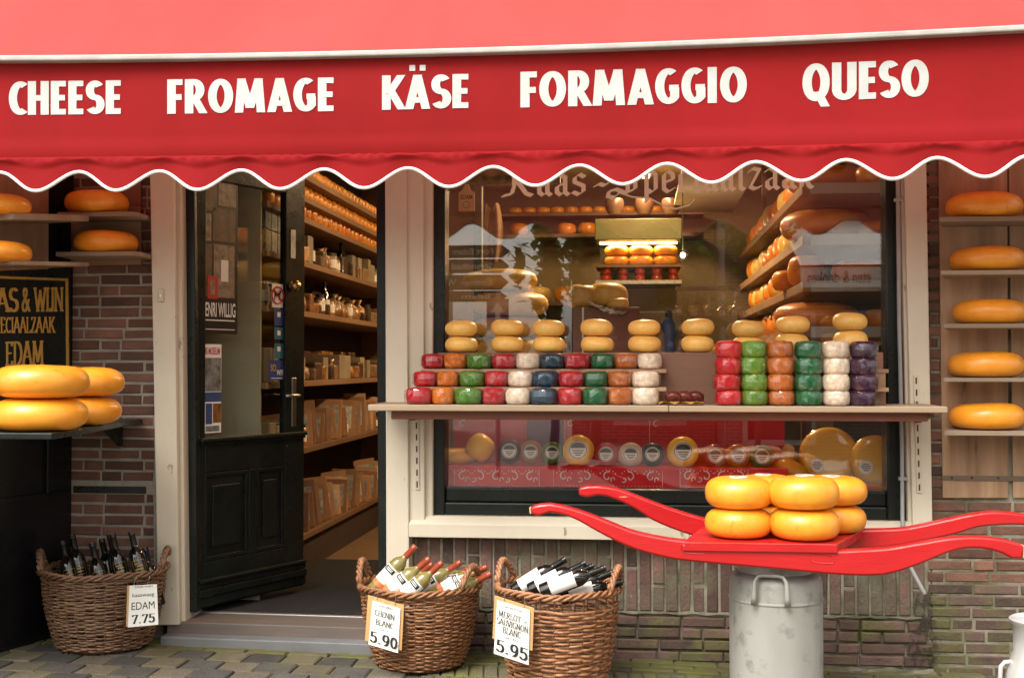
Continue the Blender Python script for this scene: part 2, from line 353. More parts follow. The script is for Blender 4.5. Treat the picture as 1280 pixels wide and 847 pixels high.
# ------------------------------------------------------------------ lettering
_tc = {}
def text_mesh(body, offset=0.0):
    k = (body, offset)
    if k in _tc: return _tc[k]
    cu = bpy.data.curves.new('t', 'FONT'); cu.body = body; cu.size = 1; cu.offset = offset; cu.resolution_u = 4
    ob = bpy.data.objects.new('t', cu); COL.objects.link(ob)
    dg = bpy.context.evaluated_depsgraph_get(); dg.update(); ev = ob.evaluated_get(dg); me = ev.to_mesh()
    vs = [Vector((v.co.x, v.co.y)) for v in me.vertices]; fs = [tuple(p.vertices) for p in me.polygons]
    ev.to_mesh_clear(); bpy.data.objects.remove(ob); bpy.data.curves.remove(cu)
    x0 = min(v.x for v in vs); x1 = max(v.x for v in vs); y0 = min(v.y for v in vs); y1 = max(v.y for v in vs)
    r = ([((v.x - x0) / (x1 - x0), (v.y - y0) / (y1 - y0)) for v in vs], fs, (x1 - x0) / (y1 - y0)); _tc[k] = r; return r
def put_text(mb, body, fn, offset=0.0):      # fn(u,v) -> point; u,v in 0..1 over the text's own box
    vs, fs, _ = text_mesh(body, offset); mb.add([fn(u, v) for u, v in vs], fs)
def arc(cx, cy, rx, ry, a0, a1, n=10):
    return [(cx + rx * math.cos(math.radians(a0 + (a1 - a0) * i / n)), cy + ry * math.sin(math.radians(a0 + (a1 - a0) * i / n))) for i in range(n + 1)]
SER = {
 'A': (.80, [[(.03, 0), (.38, 1)], [(.38, 1), (.74, 0)], [(.16, .34), (.6, .34)]]),
 'B': (.70, [[(.14, 0), (.14, 1)], [(.14, 1), (.34, 1)] + arc(.34, .76, .2, .24, 90, -90) + [(.14, .52)], [(.14, .52), (.36, .52)] + arc(.36, .26, .24, .26, 90, -90) + [(.14, 0)]]),
 'C': (.74, [arc(.42, .5, .33, .5, 48, 312, 16)]),
 'D': (.80, [[(.14, 0), (.14, 1)], [(.14, 1), (.32, 1)] + arc(.32, .5, .38, .5, 90, -90, 14) + [(.14, 0)]]),
 'E': (.64, [[(.14, 0), (.14, 1)], [(.14, 1), (.54, 1), (.54, .87)], [(.14, .52), (.44, .52)], [(.14, 0), (.56, 0), (.56, .14)]]),
 'F': (.60, [[(.14, 0), (.14, 1)], [(.14, 1), (.54, 1), (.54, .87)], [(.14, .52), (.44, .52)]]),
 'G': (.80, [arc(.42, .5, .33, .5, 48, 330, 16), [(.66, .06), (.66, .42)], [(.5, .42), (.76, .42)]]),
 'H': (.82, [[(.14, 0), (.14, 1)], [(.66, 0), (.66, 1)], [(.14, .5), (.66, .5)]]),
 'I': (.30, [[(.14, 0), (.14, 1)]]),
 'J': (.44, [[(.3, 1), (.3, .18)] + arc(.16, .18, .14, .2, 0, -150, 8)]),
 'K': (.80, [[(.14, 0), (.14, 1)], [(.16, .42), (.66, 1)], [(.3, .58), (.72, 0)]]),
 'L': (.62, [[(.14, 0), (.14, 1)], [(.14, 0), (.56, 0), (.56, .15)]]),
 'M': (.98, [[(.12, 0), (.16, 1)], [(.16, 1), (.48, .1), (.80, 1)], [(.80, 1), (.84, 0)]]),
 'N': (.84, [[(.12, 0), (.12, 1)], [(.12, 1), (.7, 0)], [(.7, 0), (.7, 1)]]),
 'O': (.86, [arc(.42, .5, .34, .5, 0, 360, 22)]),
 'P': (.66, [[(.14, 0), (.14, 1)], [(.14, 1), (.34, 1)] + arc(.34, .74, .22, .26, 90, -90) + [(.14, .48)]]),
 'R': (.76, [[(.14, 0), (.14, 1)], [(.14, 1), (.34, 1)] + arc(.34, .74, .22, .26, 90, -90) + [(.14, .48)], [(.34, .48), (.68, 0)]]),
 'S': (.62, [arc(.3, .75, .22, .25, 40, 250, 10) + arc(.3, .25, .24, .26, 70, -150, 10)]),
 'T': (.70, [[(.34, 0), (.34, 1)], [(.04, .86), (.04, 1), (.64, 1), (.64, .86)]]),
 'U': (.80, [[(.12, 1), (.12, .3)] + arc(.40, .3, .28, .3, 180, 360, 10) + [(.68, 1)]]),
 'V': (.76, [[(.04, 1), (.38, 0)], [(.38, 0), (.70, 1)]]),
 'W': (1.06, [[(.04, 1), (.30, 0)], [(.30, 0), (.53, .9)], [(.53, .9), (.76, 0)], [(.76, 0), (1.0, 1)]]),
 'Z': (.66, [[(.08, .86), (.08, 1), (.56, 1), (.06, 0), (.58, 0), (.58, .14)]]),
 '&': (.86, [[(.78, 0), (.2, .74)] + arc(.34, .8, .16, .2, 200, -20, 8) + [(.1, .3)] + arc(.3, .22, .22, .23, 160, 340, 8) + [(.7, .5)]]),
 '0': (.62, [arc(.3, .5, .22, .5, 0, 360, 20)]),
 '5': (.60, [[(.5, 1), (.14, 1), (.12, .56)] + arc(.28, .33, .24, .33, 125, -150, 14)]),
 '7': (.58, [[(.06, .86), (.06, 1), (.52, 1), (.2, 0)]]),
 '9': (.62, [arc(.3, .68, .22, .32, -20, 340, 16), [(.52, .68)] + arc(.2, .55, .32, .55, 0, -80, 8)]),
 '.': (.28, [[(.12, .02), (.14, .06)]]), ' ': (.34, []), '-': (.4, [[(.06, .4), (.32, .4)]]),
}
BLK = {
 'a': (.62, [[(.04, .86), (.24, 1), (.44, .86), (.44, .12), (.58, 0)], [(.44, .58), (.1, .4), (.1, .13), (.25, 0), (.44, .16)]]),
 's': (.60, [[(.5, .86), (.3, 1), (.1, .83), (.1, .62), (.47, .42), (.47, .15), (.27, 0), (.04, .13)]]),
 'p': (.66, [[(-.02, .9), (.12, 1), (.12, -.45)], [(.12, .84), (.36, 1), (.52, .85), (.52, .15), (.33, 0), (.12, .14)]]),
 'e': (.60, [[(.1, .45), (.5, .6), (.48, .84), (.3, 1), (.1, .82), (.1, .15), (.28, 0), (.53, .15)]]),
 'c': (.56, [[(.5, .86), (.32, 1), (.1, .82), (.1, .15), (.28, 0), (.52, .15)]]),
 'i': (.32, [[(-.02, .9), (.12, 1), (.12, .12), (.26, 0)], [(.10, 1.28), (.15, 1.34)]]),
 'l': (.32, [[(-.02, 1.4), (.12, 1.5), (.12, .12), (.26, 0)]]),
 'z': (.62, [[(.05, .86), (.2, 1), (.5, .93), (.1, .12), (.3, .02), (.54, .12)]]),
 'k': (.64, [[(-.02, 1.4), (.12, 1.5), (.12, .05)], [(.12, .6), (.38, 1), (.5, .84), (.28, .58)], [(.28, .56), (.44, .1), (.58, 0)]]),
 'K': (1.05, [[(-.25, 0), (.12, .1), (.22, .5), (.22, 1.5)], [(.05, 1.4), (.22, 1.55)], [(.26, .75), (.72, 1.45)], [(.3, .78), (.72, .1), (.95, .0)]]),
 'S': (1.0, [[(.85, 1.3), (.5, 1.55), (.15, 1.3), (.2, 1.05), (.75, .6), (.75, .2), (.35, .0), (-.1, .2), (-.4, .1)], [(-.4, .1), (-.45, -.12), (-.2, -.2), (.1, .05)], [(.42, .1), (.42, 1.35)]]),
 '-': (.5, [[(-.05, .42), (.1, .52), (.3, .42), (.42, .55)]]), ' ': (.5, []),
}
def hull(pts):
    pts = sorted(set((round(x, 5), round(y, 5)) for x, y in pts))
    if len(pts) < 3: return pts
    def half(ps):
        h = []
        for p in ps:
            while len(h) > 1 and (h[-1][0] - h[-2][0]) * (p[1] - h[-2][1]) - (h[-1][1] - h[-2][1]) * (p[0] - h[-2][0]) <= 0: h.pop()
            h.append(p)
        return h
    a = half(pts); b = half(pts[::-1]); return a[:-1] + b[:-1]
def nib_text(s, font, nw=.17, nt_=.05, ang=0.0, track=0.0, serif=.11):
    ca, sa = math.cos(math.radians(ang)), math.sin(math.radians(ang))
    nib = [(ca * x - sa * y, sa * x + ca * y) for x, y in ((-nw / 2, -nt_ / 2), (nw / 2, -nt_ / 2), (nw / 2, nt_ / 2), (-nw / 2, nt_ / 2))]
    polys = []; x = 0
    for ch in s:
        adv, strokes = font[ch]
        for st in strokes:
            for a, b in zip(st, st[1:]):
                polys.append(hull([(x + a[0] + n[0], a[1] + n[1]) for n in nib] + [(x + b[0] + n[0], b[1] + n[1]) for n in nib]))
            if serif and ch.isalpha():
                for p, q in ((st[0], st[1]), (st[-1], st[-2])):
                    if p[1] in (0, 1) and abs(p[1] - q[1]) > .5:
                        e = nw / 2 + serif * .6
                        polys.append([(x + p[0] - e, p[1] - nt_ * .6), (x + p[0] + e, p[1] - nt_ * .6), (x + p[0] + e, p[1] + nt_ * .6), (x + p[0] - e, p[1] + nt_ * .6)])
        x += adv + track
    x0 = min(p[0] for q in polys for p in q); x1 = max(p[0] for q in polys for p in q)
    return [[((px - x0) / (x1 - x0), py) for px, py in q] for q in polys]
def bold_text(s, font, nw, nh, track):
    # heavy sans: stems nw wide, bars nh high; straight strokes are cut level, curves keep an even outline
    out = []; x = 0
    for ch in s:
        adv, strokes = font[ch]
        for st in strokes:
            if len(st) == 2:
                (ax, ay), (bx, by) = st
                if abs(ay - by) < .02: 
                    out.append([(x + ax, ay - nh / 2), (x + bx, by - nh / 2), (x + bx, by + nh / 2), (x + ax, ay + nh / 2)])
                else:
                    if ay > by: ax, ay, bx, by = bx, by, ax, ay
                    e0 = nh / 2 if ay <= .02 else 0; e1 = nh / 2 if by >= .98 else 0; k = (bx - ax) / (by - ay)
                    h = nw / 2 * (1.0 if abs(k) < .05 else .98)
                    ax, ay, bx, by = ax - k * e0, ay - e0, bx + k * e1, by + e1
                    out.append([(x + ax - h, ay), (x + ax + h, ay), (x + bx + h, by), (x + bx - h, by)])
                continue
            L = []; n = len(st); closed = math.hypot(st[0][0] - st[-1][0], st[0][1] - st[-1][1]) < 1e-4
            for i in range(n):
                a = st[i - 1] if i else (st[-2] if closed else st[0]); b = st[i + 1] if i < n - 1 else (st[1] if closed else st[-1])
                dx, dy = b[0] - a[0], b[1] - a[1]; l = math.hypot(dx, dy) or 1; nx, ny = -dy / l, dx / l
                L.append(((x + st[i][0] + nx * nw / 2, st[i][1] + ny * nh / 2), (x + st[i][0] - nx * nw / 2, st[i][1] - ny * nh / 2)))
            for p, q in zip(L, L[1:]): out.append(('j', [p[0], p[1], q[1], q[0]]))
        x += adv + track
    polys = [(q[1], True) if q[0] == 'j' else (q, False) for q in out]
    x0 = min(p[0] for q, _ in polys for p in q); x1 = max(p[0] for q, _ in polys for p in q)
    return [([((px - x0) / (x1 - x0), py) for px, py in q], j) for q, j in polys]
def put_nib(mb, polys, fn):     # every stroke a hair (0.05 mm) above the one before
    for i, q in enumerate(polys): mb.poly([fn(u, v, i * 5e-5) for u, v in q])

# ================================================================== THE SETTING
def gpt(x, y, dz=0): return Vector((x, y, ground_z(x) + dz))
gx = [-600, -60, -20, -8, -4, -2, 0, 2, 4, 8, 20, 60, 600]; gy = [-600, -60, -20, -8, -4, -2, 0, 2, 6, 20, 60, 600]
mb = MB(); mb.grid(lambda u, v: gpt(gx[round(u * 12)], gy[round(v * 11)], -.045), 12, 11); tag(mb.build('street', M['asphalt']), kind='structure')
mb = MB(); mb.grid(lambda u, v: gpt(-6 + 12 * u, -2.2 + 2.25 * v, -.012), 12, 4); pave = tag(mb.build('pavement', M['ground']), kind='structure')

def brick_mesh(name, m, L, H, D, k, ch=.006, jit=.0018):   # front face -Y, origin at the middle of the front
    r = random.Random(k); mbk = MB(); j = lambda: r.uniform(-jit, jit)
    a, b = L / 2, H / 2
    back = [(-a, D, -b), (a, D, -b), (a, D, b), (-a, D, b)]
    mid = [(sx * a + j(), ch + j() * .5, sz * b + j()) for sx, sz in ((-1, -1), (1, -1), (1, 1), (-1, 1))]
    fr = [(sx * (a - ch) + j(), j(), sz * (b - ch) + j()) for sx, sz in ((-1, -1), (1, -1), (1, 1), (-1, 1))]
    mbk.add(back + mid + fr, [(i, (i + 1) % 4, 4 + (i + 1) % 4, 4 + i) for i in range(4)] + [(4 + i, 4 + (i + 1) % 4, 8 + (i + 1) % 4, 8 + i) for i in range(4)] + [(8, 9, 10, 11)])
    return mbk.mesh(name, m)
BM = {}
def brick(root, mname, x, y, z, L, H, D=.09):
    k = (mname, round(L, 3), round(H, 3), random.randrange(4))
    if k not in BM: BM[k] = brick_mesh('brick', M[mname], L, H, D, hash(k) % 9999)
    return inst('brick', BM[k], (x, y + rnd(-.0025, .0025), z), (rnd(-.012, .012), rnd(-.006, .006), rnd(-.01, .01)), parent=root)
def course(root, mname, x0, x1, z, y, H, joint, odd, Ls=(.2, .2, .095, .2), gap=None):
    x = x0 - (.1 if odd else 0) - rnd(0, .05)
    while x < x1 - .02:
        L = random.choice(Ls); a, b = max(x, x0), min(x + L, x1)
        if b - a > .03 and not (gap and gap((a + b) / 2, z)):
            q = round((b - a) / .01) * .01
            brick(root, mname, (a + b) / 2, y, z, max(.03, q), H)
        x += L + joint

# pavement pavers and bricks: the part of the pavement that the photo shows
PM = {}
def paver(mname, x, y, L, W, H, rz=0, dz=0):
    k = (mname, L, W, random.randrange(3))
    if k not in PM:
        r = random.Random(hash(k) % 999); b = MB(); a, c, ch = L / 2, W / 2, .006; j = lambda: r.uniform(-.002, .002)
        q = ((-1, -1), (1, -1), (1, 1), (-1, 1))
        b.add([(sx * a, sy * c, -H) for sx, sy in q] + [(sx * a + j(), sy * c + j(), -ch) for sx, sy in q] + [(sx * (a - ch) + j(), sy * (c - ch) + j(), j() * .6) for sx, sy in q],
              [(i, (i + 1) % 4, 4 + (i + 1) % 4, 4 + i) for i in range(4)] + [(4 + i, 4 + (i + 1) % 4, 8 + (i + 1) % 4, 8 + i) for i in range(4)] + [(8, 9, 10, 11)])
        PM[k] = b.mesh('paving_brick', M[mname])
    p = gpt(x, y, dz)
    return inst('paving_brick', PM[k], p, (rnd(-.012, .012), .02 + rnd(-.012, .012), rz + rnd(-.012, .012)), parent=pave)
xs = -2.42
for r_ in range(5):                                     # square pavers before the step
    y = -.30 - r_ * .172; x = -3.3 - (.07 * r_)
    i = 0
    while x < -.98:
        paver('paver_dark' if (i + r_) % 2 else 'paver_pink', x, y, .165, .164, .06, dz=rnd(-.004, .004)); x += .173; i += 1
for r_ in range(3):                                     # mossy bricks laid along the wall
    y = -.035 - r_ * .075; x = -3.4 + (.09 if r_ % 2 else 0)
    while x < 1.7:
        if not (-2.34 < x < -1.0 and r_ == 0): paver('paver_moss', x, y, .195, .066, .06, dz=rnd(-.004, .004))
        x += .204
for i in range(46):                                     # bricks on end between baskets and churn
    for r_ in range(2): paver('paver_moss', -.93 + i * .066, -.36 - r_ * .21, .06, .2, .06, rz=.12, dz=rnd(-.004, .004))

# ------------------------------------------------------------------ brick walls
HB, JB = .0455, .0095; PB = HB + JB
YB = .02                                               # brick face
wl = thing('brick_wall', 'narrow dark red brick wall between the black painted wall and the left cream door post', 'wall', (-2.6, YB, .1))
x0l = at(84, 600, YB).x; x1l = at(192, 600, YB).x
MB().box(x0l - .02, x1l + .05, YB + .005, YB + .25, -.2, 3.6).build('mortar', M['mortar'], wl)
i = 0; z = .11
vz = at(150, 612, YB).z
while z < 2.42:
    course(wl, 'brick', x0l, x1l, z, YB, HB, JB, i % 2, gap=lambda x, zz: abs(zz - vz) < .02 and x > x0l + .02)
    z += PB; i += 1
mb = MB(); mb.box(x0l + .03, x1l - .04, YB + .004, YB + .05, vz - .018, vz + .018); mb.build('vent_slot', M['black_paint'], wl)
zz = at(146, 481, YB); MB().box(zz.x - .0, zz.x + .02, YB - .003, YB + .03, zz.z - .012, zz.z + .012).build('vent_hole', M['black_paint'], wl)

X_mid = at(484, 700, 0).x; X_rp = at(1166, 640, 0).x
wp = thing('brick_plinth', 'low mossy brick wall under the shop window with upright bricks on top', 'wall', ((X_mid + X_rp) / 2, YB, 0))
zt, zb_ = at(800, 676, YB).z, at(800, 763, YB).z
MB().box(X_mid, X_rp - .005, YB + .0055, YB + .28, -.25, zt).build('mortar', M['mortar_mossy'], wp)
x = X_mid + .04
while x < X_rp - .03:
    W = .0545
    if x > X_mid + .05:
        sp = random.choice([None, None, .35, .6, .75, .42])
        hh = zt - zb_
        if sp:
            h1 = round(hh * sp, 2); h2 = round(hh - h1 - .009, 3)
            brick(wp, 'brick_soldier', x, YB, zb_ + h1 / 2, W, h1); brick(wp, 'brick_soldier', x, YB, zt - h2 / 2, W, h2)
        else: brick(wp, 'brick_soldier', x, YB, (zt + zb_) / 2, W, hh)
    x += .064
zz = zb_ - .018
i = 0
mb = MB(); mb.grid(lambda u, v: Vector((X_mid + (X_rp - X_mid) * u, YB - .012 + .006 * math.sin(u * 90) + (.03 if v > .99 else 0), zb_ - .004 - .012 * v - .003 * math.sin(u * 140))), 80, 2)
mb.build('ledge', M['mortar_mossy'], wp)
for k in range(4):
    course(wp, 'brick_mossy', X_mid, X_rp, zz - .028 - k * PB, YB - .012, HB, JB, k % 2)
zl = zz - .028 - 3.5 * PB
mb = MB()
mb.grid(lambda u, v: Vector((X_mid + (X_rp - X_mid) * u, YB - .015 - .075 * min(1, v * 2.2) + .012 * math.sin(u * 63 + v * 5) + .008 * math.sin(u * 171), zl - .006 - (0 if v < .45 else (v - .45) * .2) + .006 * math.sin(u * 97 + v * 9))), 160, 6)
mb.build('footing', M['mortar_mossy'], wp, smooth=2)
# water stain under the pipe (a wet skin on the bricks)
a = at(1152, 740, YB - .02)
mb = MB()
def stain(u, v):
    wd = .022 + .05 * v + .018 * math.sin(v * 11)
    return Vector((a.x + .012 + (u - .5) * wd * 2.1 + .006 * math.sin(v * 19), YB - .0045 - .0125 * min(1, v / .3), a.z - v * .34))
mb.grid(stain, 12, 24); tag(mb.build('water_stain', M['wet_streak'], wp, smooth=2))

wr = thing('brick_wall', 'weathered brick wall behind the wooden cheese rack on the right', 'wall', (1.75, YB, 0))
xr0 = at(1160, 640, YB).x; xr1 = at(1330, 640, YB).x
MB().box(X_rp, xr1 + .42, YB + .0055, YB + .28, -.3, 3.6).build('mortar', M['mortar_mossy'], wr)
zr = at(1220, 626, YB).z; i = 0; z = -.05
while z < 2.42:
    low = z < zr
    course(wr, 'brick_mossy' if z < .42 else 'brick', xr0, xr1 + .42 if low else xr0 + .12, z, YB, HB, JB, i % 2)
    if not low: course(wr, 'brick', xr1 + .07, xr1 + .42, z, YB, HB, JB, i % 2)
    z += PB; i += 1

# black painted side wall on the left, turned towards the street
cw = at(89, 640, YB - .004); aw = math.radians(16)
dw = Vector((-math.sin(aw), -math.cos(aw), 0)); nw_ = Vector((math.cos(aw), -math.sin(aw), 0))
bw = thing('side_wall', 'glossy black painted wall at the far left corner, behind the cheese shelf', 'wall', (cw.x, cw.y, 0))
def wallpt(s, z, off=0): return Vector((cw.x, cw.y, 0)) + dw * s + nw_ * off + Vector((0, 0, z))
mb = MB(); mb.hexa([wallpt(-.0, -.1, 0), wallpt(1.5, -.1, 0), wallpt(1.5, -.1, -.2), wallpt(0, -.1, -.2), wallpt(-.0, 2.6, 0), wallpt(1.5, 2.6, 0), wallpt(1.5, 2.6, -.2), wallpt(0, 2.6, -.2)])
mb.build('wall_face', M['black_wall'], bw)
mb = MB()
for s0, s1, za, zb2 in ((.16, .19, .80, 1.15), (.62, .65, .80, 1.15), (.05, .75, .79, .815)):
    mb.hexa([wallpt(s0, za), wallpt(s1, za), wallpt(s1, za, .02), wallpt(s0, za, .02), wallpt(s0, zb2), wallpt(s1, zb2), wallpt(s1, zb2, .02), wallpt(s0, zb2, .02)])
mb.build('batten', M['black_wall'], bw, bevel=.003)

# ------------------------------------------------------------------ shop front woodwork
sf = thing('shop_facade', 'cream painted wooden shop front with door posts, window sill and fascia', 'shop front', (0, 0, 0))
def post(name, pts, y0, y1, m='cream_paint', root=None, bevel=.006, steps=None):    # pts: left/right pixel at top and bottom
    (xl0, xr_0, yt), (xl1, xr_1, yb) = pts
    A, B, C_, D = at(xl0, yt, y0), at(xr_0, yt, y0), at(xr_1, yb, y0), at(xl1, yb, y0)
    top = 2.75
    ext = lambda p, q: p + (p - q) * ((top - p.z) / (p.z - q.z))
    A2, B2 = ext(A, D), ext(B, C_); off = Vector((0, y1 - y0, 0))
    mb = MB(); mb.hexa([D, C_, C_ + off, D + off, A2, B2, B2 + off, A2 + off]); return mb.build(name, M[m], root or sf, bevel=bevel)
post('door_post', ((187, 217, 220), (197.5, 224, 781)), -.075, .2)
post('door_post_moulding', ((216, 226, 220), (223, 231.5, 779)), -.035, .21)
post('door_post', ((481, 508, 215), (483, 512, 806)), -.075, .2)
post('door_post_moulding', ((507, 529, 212), (511, 531, 668)), -.055, .2)
post('door_post_moulding', ((528, 541, 212), (530, 541, 648)), -.03, .2)
post('window_post', ((1130, 1158, 200), (1141, 1166, 664)), -.06, .2)
post('window_post_moulding', ((1125, 1131, 200), (1135, 1142, 662)), -.035, .2)
zs0, zs1 = at(700, 673.5, -.075).z, at(700, 646, -.03).z
mb = MB(); xa, xb = at(511, 660, -.075).x, at(1141, 660, -.06).x
xj = at(862, 660, -.075).x
for p, q in ((xa, xj - .0012), (xj + .0012, xb)):
    mb.add([(p, -.075, zs0), (q, -.075, zs0), (q, -.075, zs1 - .035), (p, -.075, zs1 - .035), (q, -.03, zs1), (p, -.03, zs1), (q, .2, zs0), (p, .2, zs0), (q, .2, zs1), (p, .2, zs1)],
           [(0, 1, 2, 3), (3, 2, 4, 5), (1, 0, 7, 6), (5, 4, 8, 9), (0, 3, 5, 9, 7), (1, 6, 8, 4, 2)])
mb.build('window_sill', M['cream_paint'], sf, bevel=.003)
MB().box(-3.4, 3.2, -.06, .3, 2.62, 3.7).build('fascia', M['cream_paint'], sf)
MB().box(at(511, 660, 0).x, at(1141, 660, 0).x, -.02, .2, 2.5, 2.615).build('window_head', M['cream_paint'], sf)
# slotted shelf standards
def standard(px, y0, y1, y, label=None):
    p0, p1 = at(px[1], y1, y), at(px[0], y0, y)
    mb = MB(); u = Vector((.0115, 0, 0)); o = Vector((0, .008, 0))
    mb.hexa([p0 - u, p0 + u, p0 + u + o, p0 - u + o, p1 - u, p1 + u, p1 + u + o, p1 - u + o]); r = mb.build('slotted_rail', M['cream_paint'], sf, bevel=.002)
    n = int((p1.z - p0.z) / .05); s = MB()
    for i in range(n):
        c = p0.lerp(p1, (i + .5) / n); s.box(c.x - .0035, c.x + .0035, c.y - .0012, c.y + .003, c.z - .016, c.z + .014)
    tag(s.build('slot', M['slot_dark'], r), kind='stuff')
standard((520.5, 521.5), 524, 612, -.062)
standard((1145, 1149.5), 468, 616, -.067)
# door frame and threshold
post('door_frame', ((225.5, 243, 222), (232, 246, 765)), .03, .16, 'black_paint', bevel=.004)
post('door_frame', ((470, 482, 215), (473, 483, 740)), .05, .16, 'black_paint', bevel=.004)
MB().box(at(226, 600, .1).x, at(483, 600, .1).x, .03, .16, 2.5, 2.618).build('door_head', M['black_paint'], sf)
L0, R0 = at(203, 793, -.11), at(470, 806, -.11)
zst = at(340, 776, -.0).z
st = thing('door_step', 'worn grey stone doorstep with a dark wooden threshold under the open shop door', 'step', ((L0.x + R0.x) / 2, -.05, 0))
def slab(name, m, y0, y1, za, zb2, tilt=.0, x0=L0.x, x1=R0.x, bevel=.006):
    mb = MB(); t = lambda x: -tilt * (x - x0)
    return mb.hexa([(x0, y0, za), (x1, y0, za), (x1, y1, za), (x0, y1, za), (x0, y0, zb2), (x1, y0, zb2 + t(x1)), (x1, y1, zb2 + t(x1)), (x0, y1, zb2)]).build(name, m, st, bevel=bevel)
zA = at(330, 798, -.14).z
slab('stone', M['bluestone'], -.14, .02, -.1, zA, .012)
slab('threshold', M['step_wood'], -.055, .20, -.09, zst, .01)
slab('metal_strip', M['steel_strip'], .17, .205, zst - .02, zst + .006, .01, bevel=.002)
ZF = zst - .005
MB().grid(lambda u, v: Vector((-2.45 + 1.5 * u, .21 + 1.75 * v, ZF + .004)), 2, 2)
mt = MB(); mt.box(-2.4, X_mid + .25, .215, 1.95, ZF - .01, ZF + .006); tag(mt.build('doormat', M['doormat'], bevel=.003), 'wide black doormat just inside the open shop door', 'doormat')
# door bell
b = at(202, 369, -.075); db = thing('doorbell', 'small cream doorbell with a round button on the left door post', 'doorbell', b)
MB().box(b.x - .014, b.x + .014, -.087, -.0755, b.z - .033, b.z + .033).build('plate', M['cream_paint'], db, bevel=.004)
MB().lathe([(0, .006), (.006, .006), (.007, .003), (.007, 0)], 12, Matrix.Translation((b.x, -.087, b.z - .003)) @ Matrix.Rotation(math.pi / 2, 4, 'X')).build('button', M['chrome'], db, smooth=True)

# ------------------------------------------------------------------ shop window
X0w, X1w = at(541, 500, .03).x, at(1129, 500, .03).x
Zb, Zt = at(700, 648, .0).z - .004, 2.51
wn = thing('shop_window', 'large shop window in a glossy black frame with gold blackletter lettering', 'window', ((X0w + X1w) / 2, .05, Zb))
xl, xr = at(557, 500, .03).x, at(1107, 500, .03).x
zb1 = at(800, 611, .03).z
mb = MB(); mb.box(X0w - .02, xl, .0, .14, Zb - .005, Zt); mb.build('stile', M['black_paint'], wn, bevel=.007)
mb = MB(); mb.box(xr, X1w + .02, .0, .14, Zb - .005, Zt); mb.build('stile', M['black_paint'], wn, bevel=.007)
MB().box(xl, xr, .006, .135, Zb - .006, at(800, 630, .006).z).build('bottom_rail', M['black_paint'], wn, bevel=.008)
MB().box(xl, xr, .022, .13, at(800, 630, .006).z + .001, zb1).build('bottom_bead', M['black_paint'], wn, bevel=.008)
MB().box(xl, xr, .006, .135, Zt - .06, Zt).build('top_rail', M['black_paint'], wn)
YG = .055
for yg in (YG, YG + .018): MB().box(xl - .005, xr + .005, yg, yg + .005, zb1 - .005, Zt - .055).build('glass_pane', M['window_glass'], wn)
mb = MB()
polys = nib_text('Kaas', BLK, .20, .045, 38, .12, 0)
def glt(x0, x1, yb0, yb1, xh):
    def fn(u, v, k):
        p = at(x0 + (x1 - x0) * u, yb0 + (yb1 - yb0) * u - v * xh, YG - .0015); return p - Vector((0, k * .4, 0))
    return fn
put_nib(mb, polys, glt(626, 733, 245, 243, 25.5))
put_nib(mb, nib_text('-', BLK, .2, .045, 38, 0, 0), glt(741, 763, 243, 242, 25))
put_nib(mb, nib_text('Speciaalzaak', BLK, .20, .045, 38, .12, 0), glt(757, 1018, 242, 234.5, 26))
sw = [(772, 240), (790, 246), (812, 248), (830, 257), (845, 261), (862, 256), (868, 249)]
for a_, b_ in zip(sw, sw[1:]): mb.poly([at(a_[0], a_[1] - 1, YG - .003), at(b_[0], b_[1] - 1, YG - .003), at(b_[0], b_[1] + 1, YG - .003), at(a_[0], a_[1] + 1, YG - .003)])
dm('window_gilt', (.86, .80, .62), rough=.5); mb.build('lettering', M['window_gilt'], wn)
# grey conduit down the right window post, bending out through the plinth
pts = [at(1122, 205, -.045), at(1124, 400, -.045), at(1127.5, 560, -.045), at(1128, 645, -.045), at(1129, 668, -.09), at(1139, 710, -.13), at(1156, 742, -.15)]
cp = thing('pipe', 'thin grey drain pipe running down beside the window and ending at a spout', 'pipe', (pts[3].x, -.045, pts[3].z))
MB().tube(pts, .0095, 10).build('pipe_run', M['conduit'], cp, smooth=True)
for yy in (250, 598):
    c = at(1128 if yy > 400 else 1122.5, yy, -.045); MB().box(c.x - .017, c.x + .017, c.y - .013, c.y + .02, c.z - .008, c.z + .008).build('clip', M['conduit'], cp, bevel=.002)

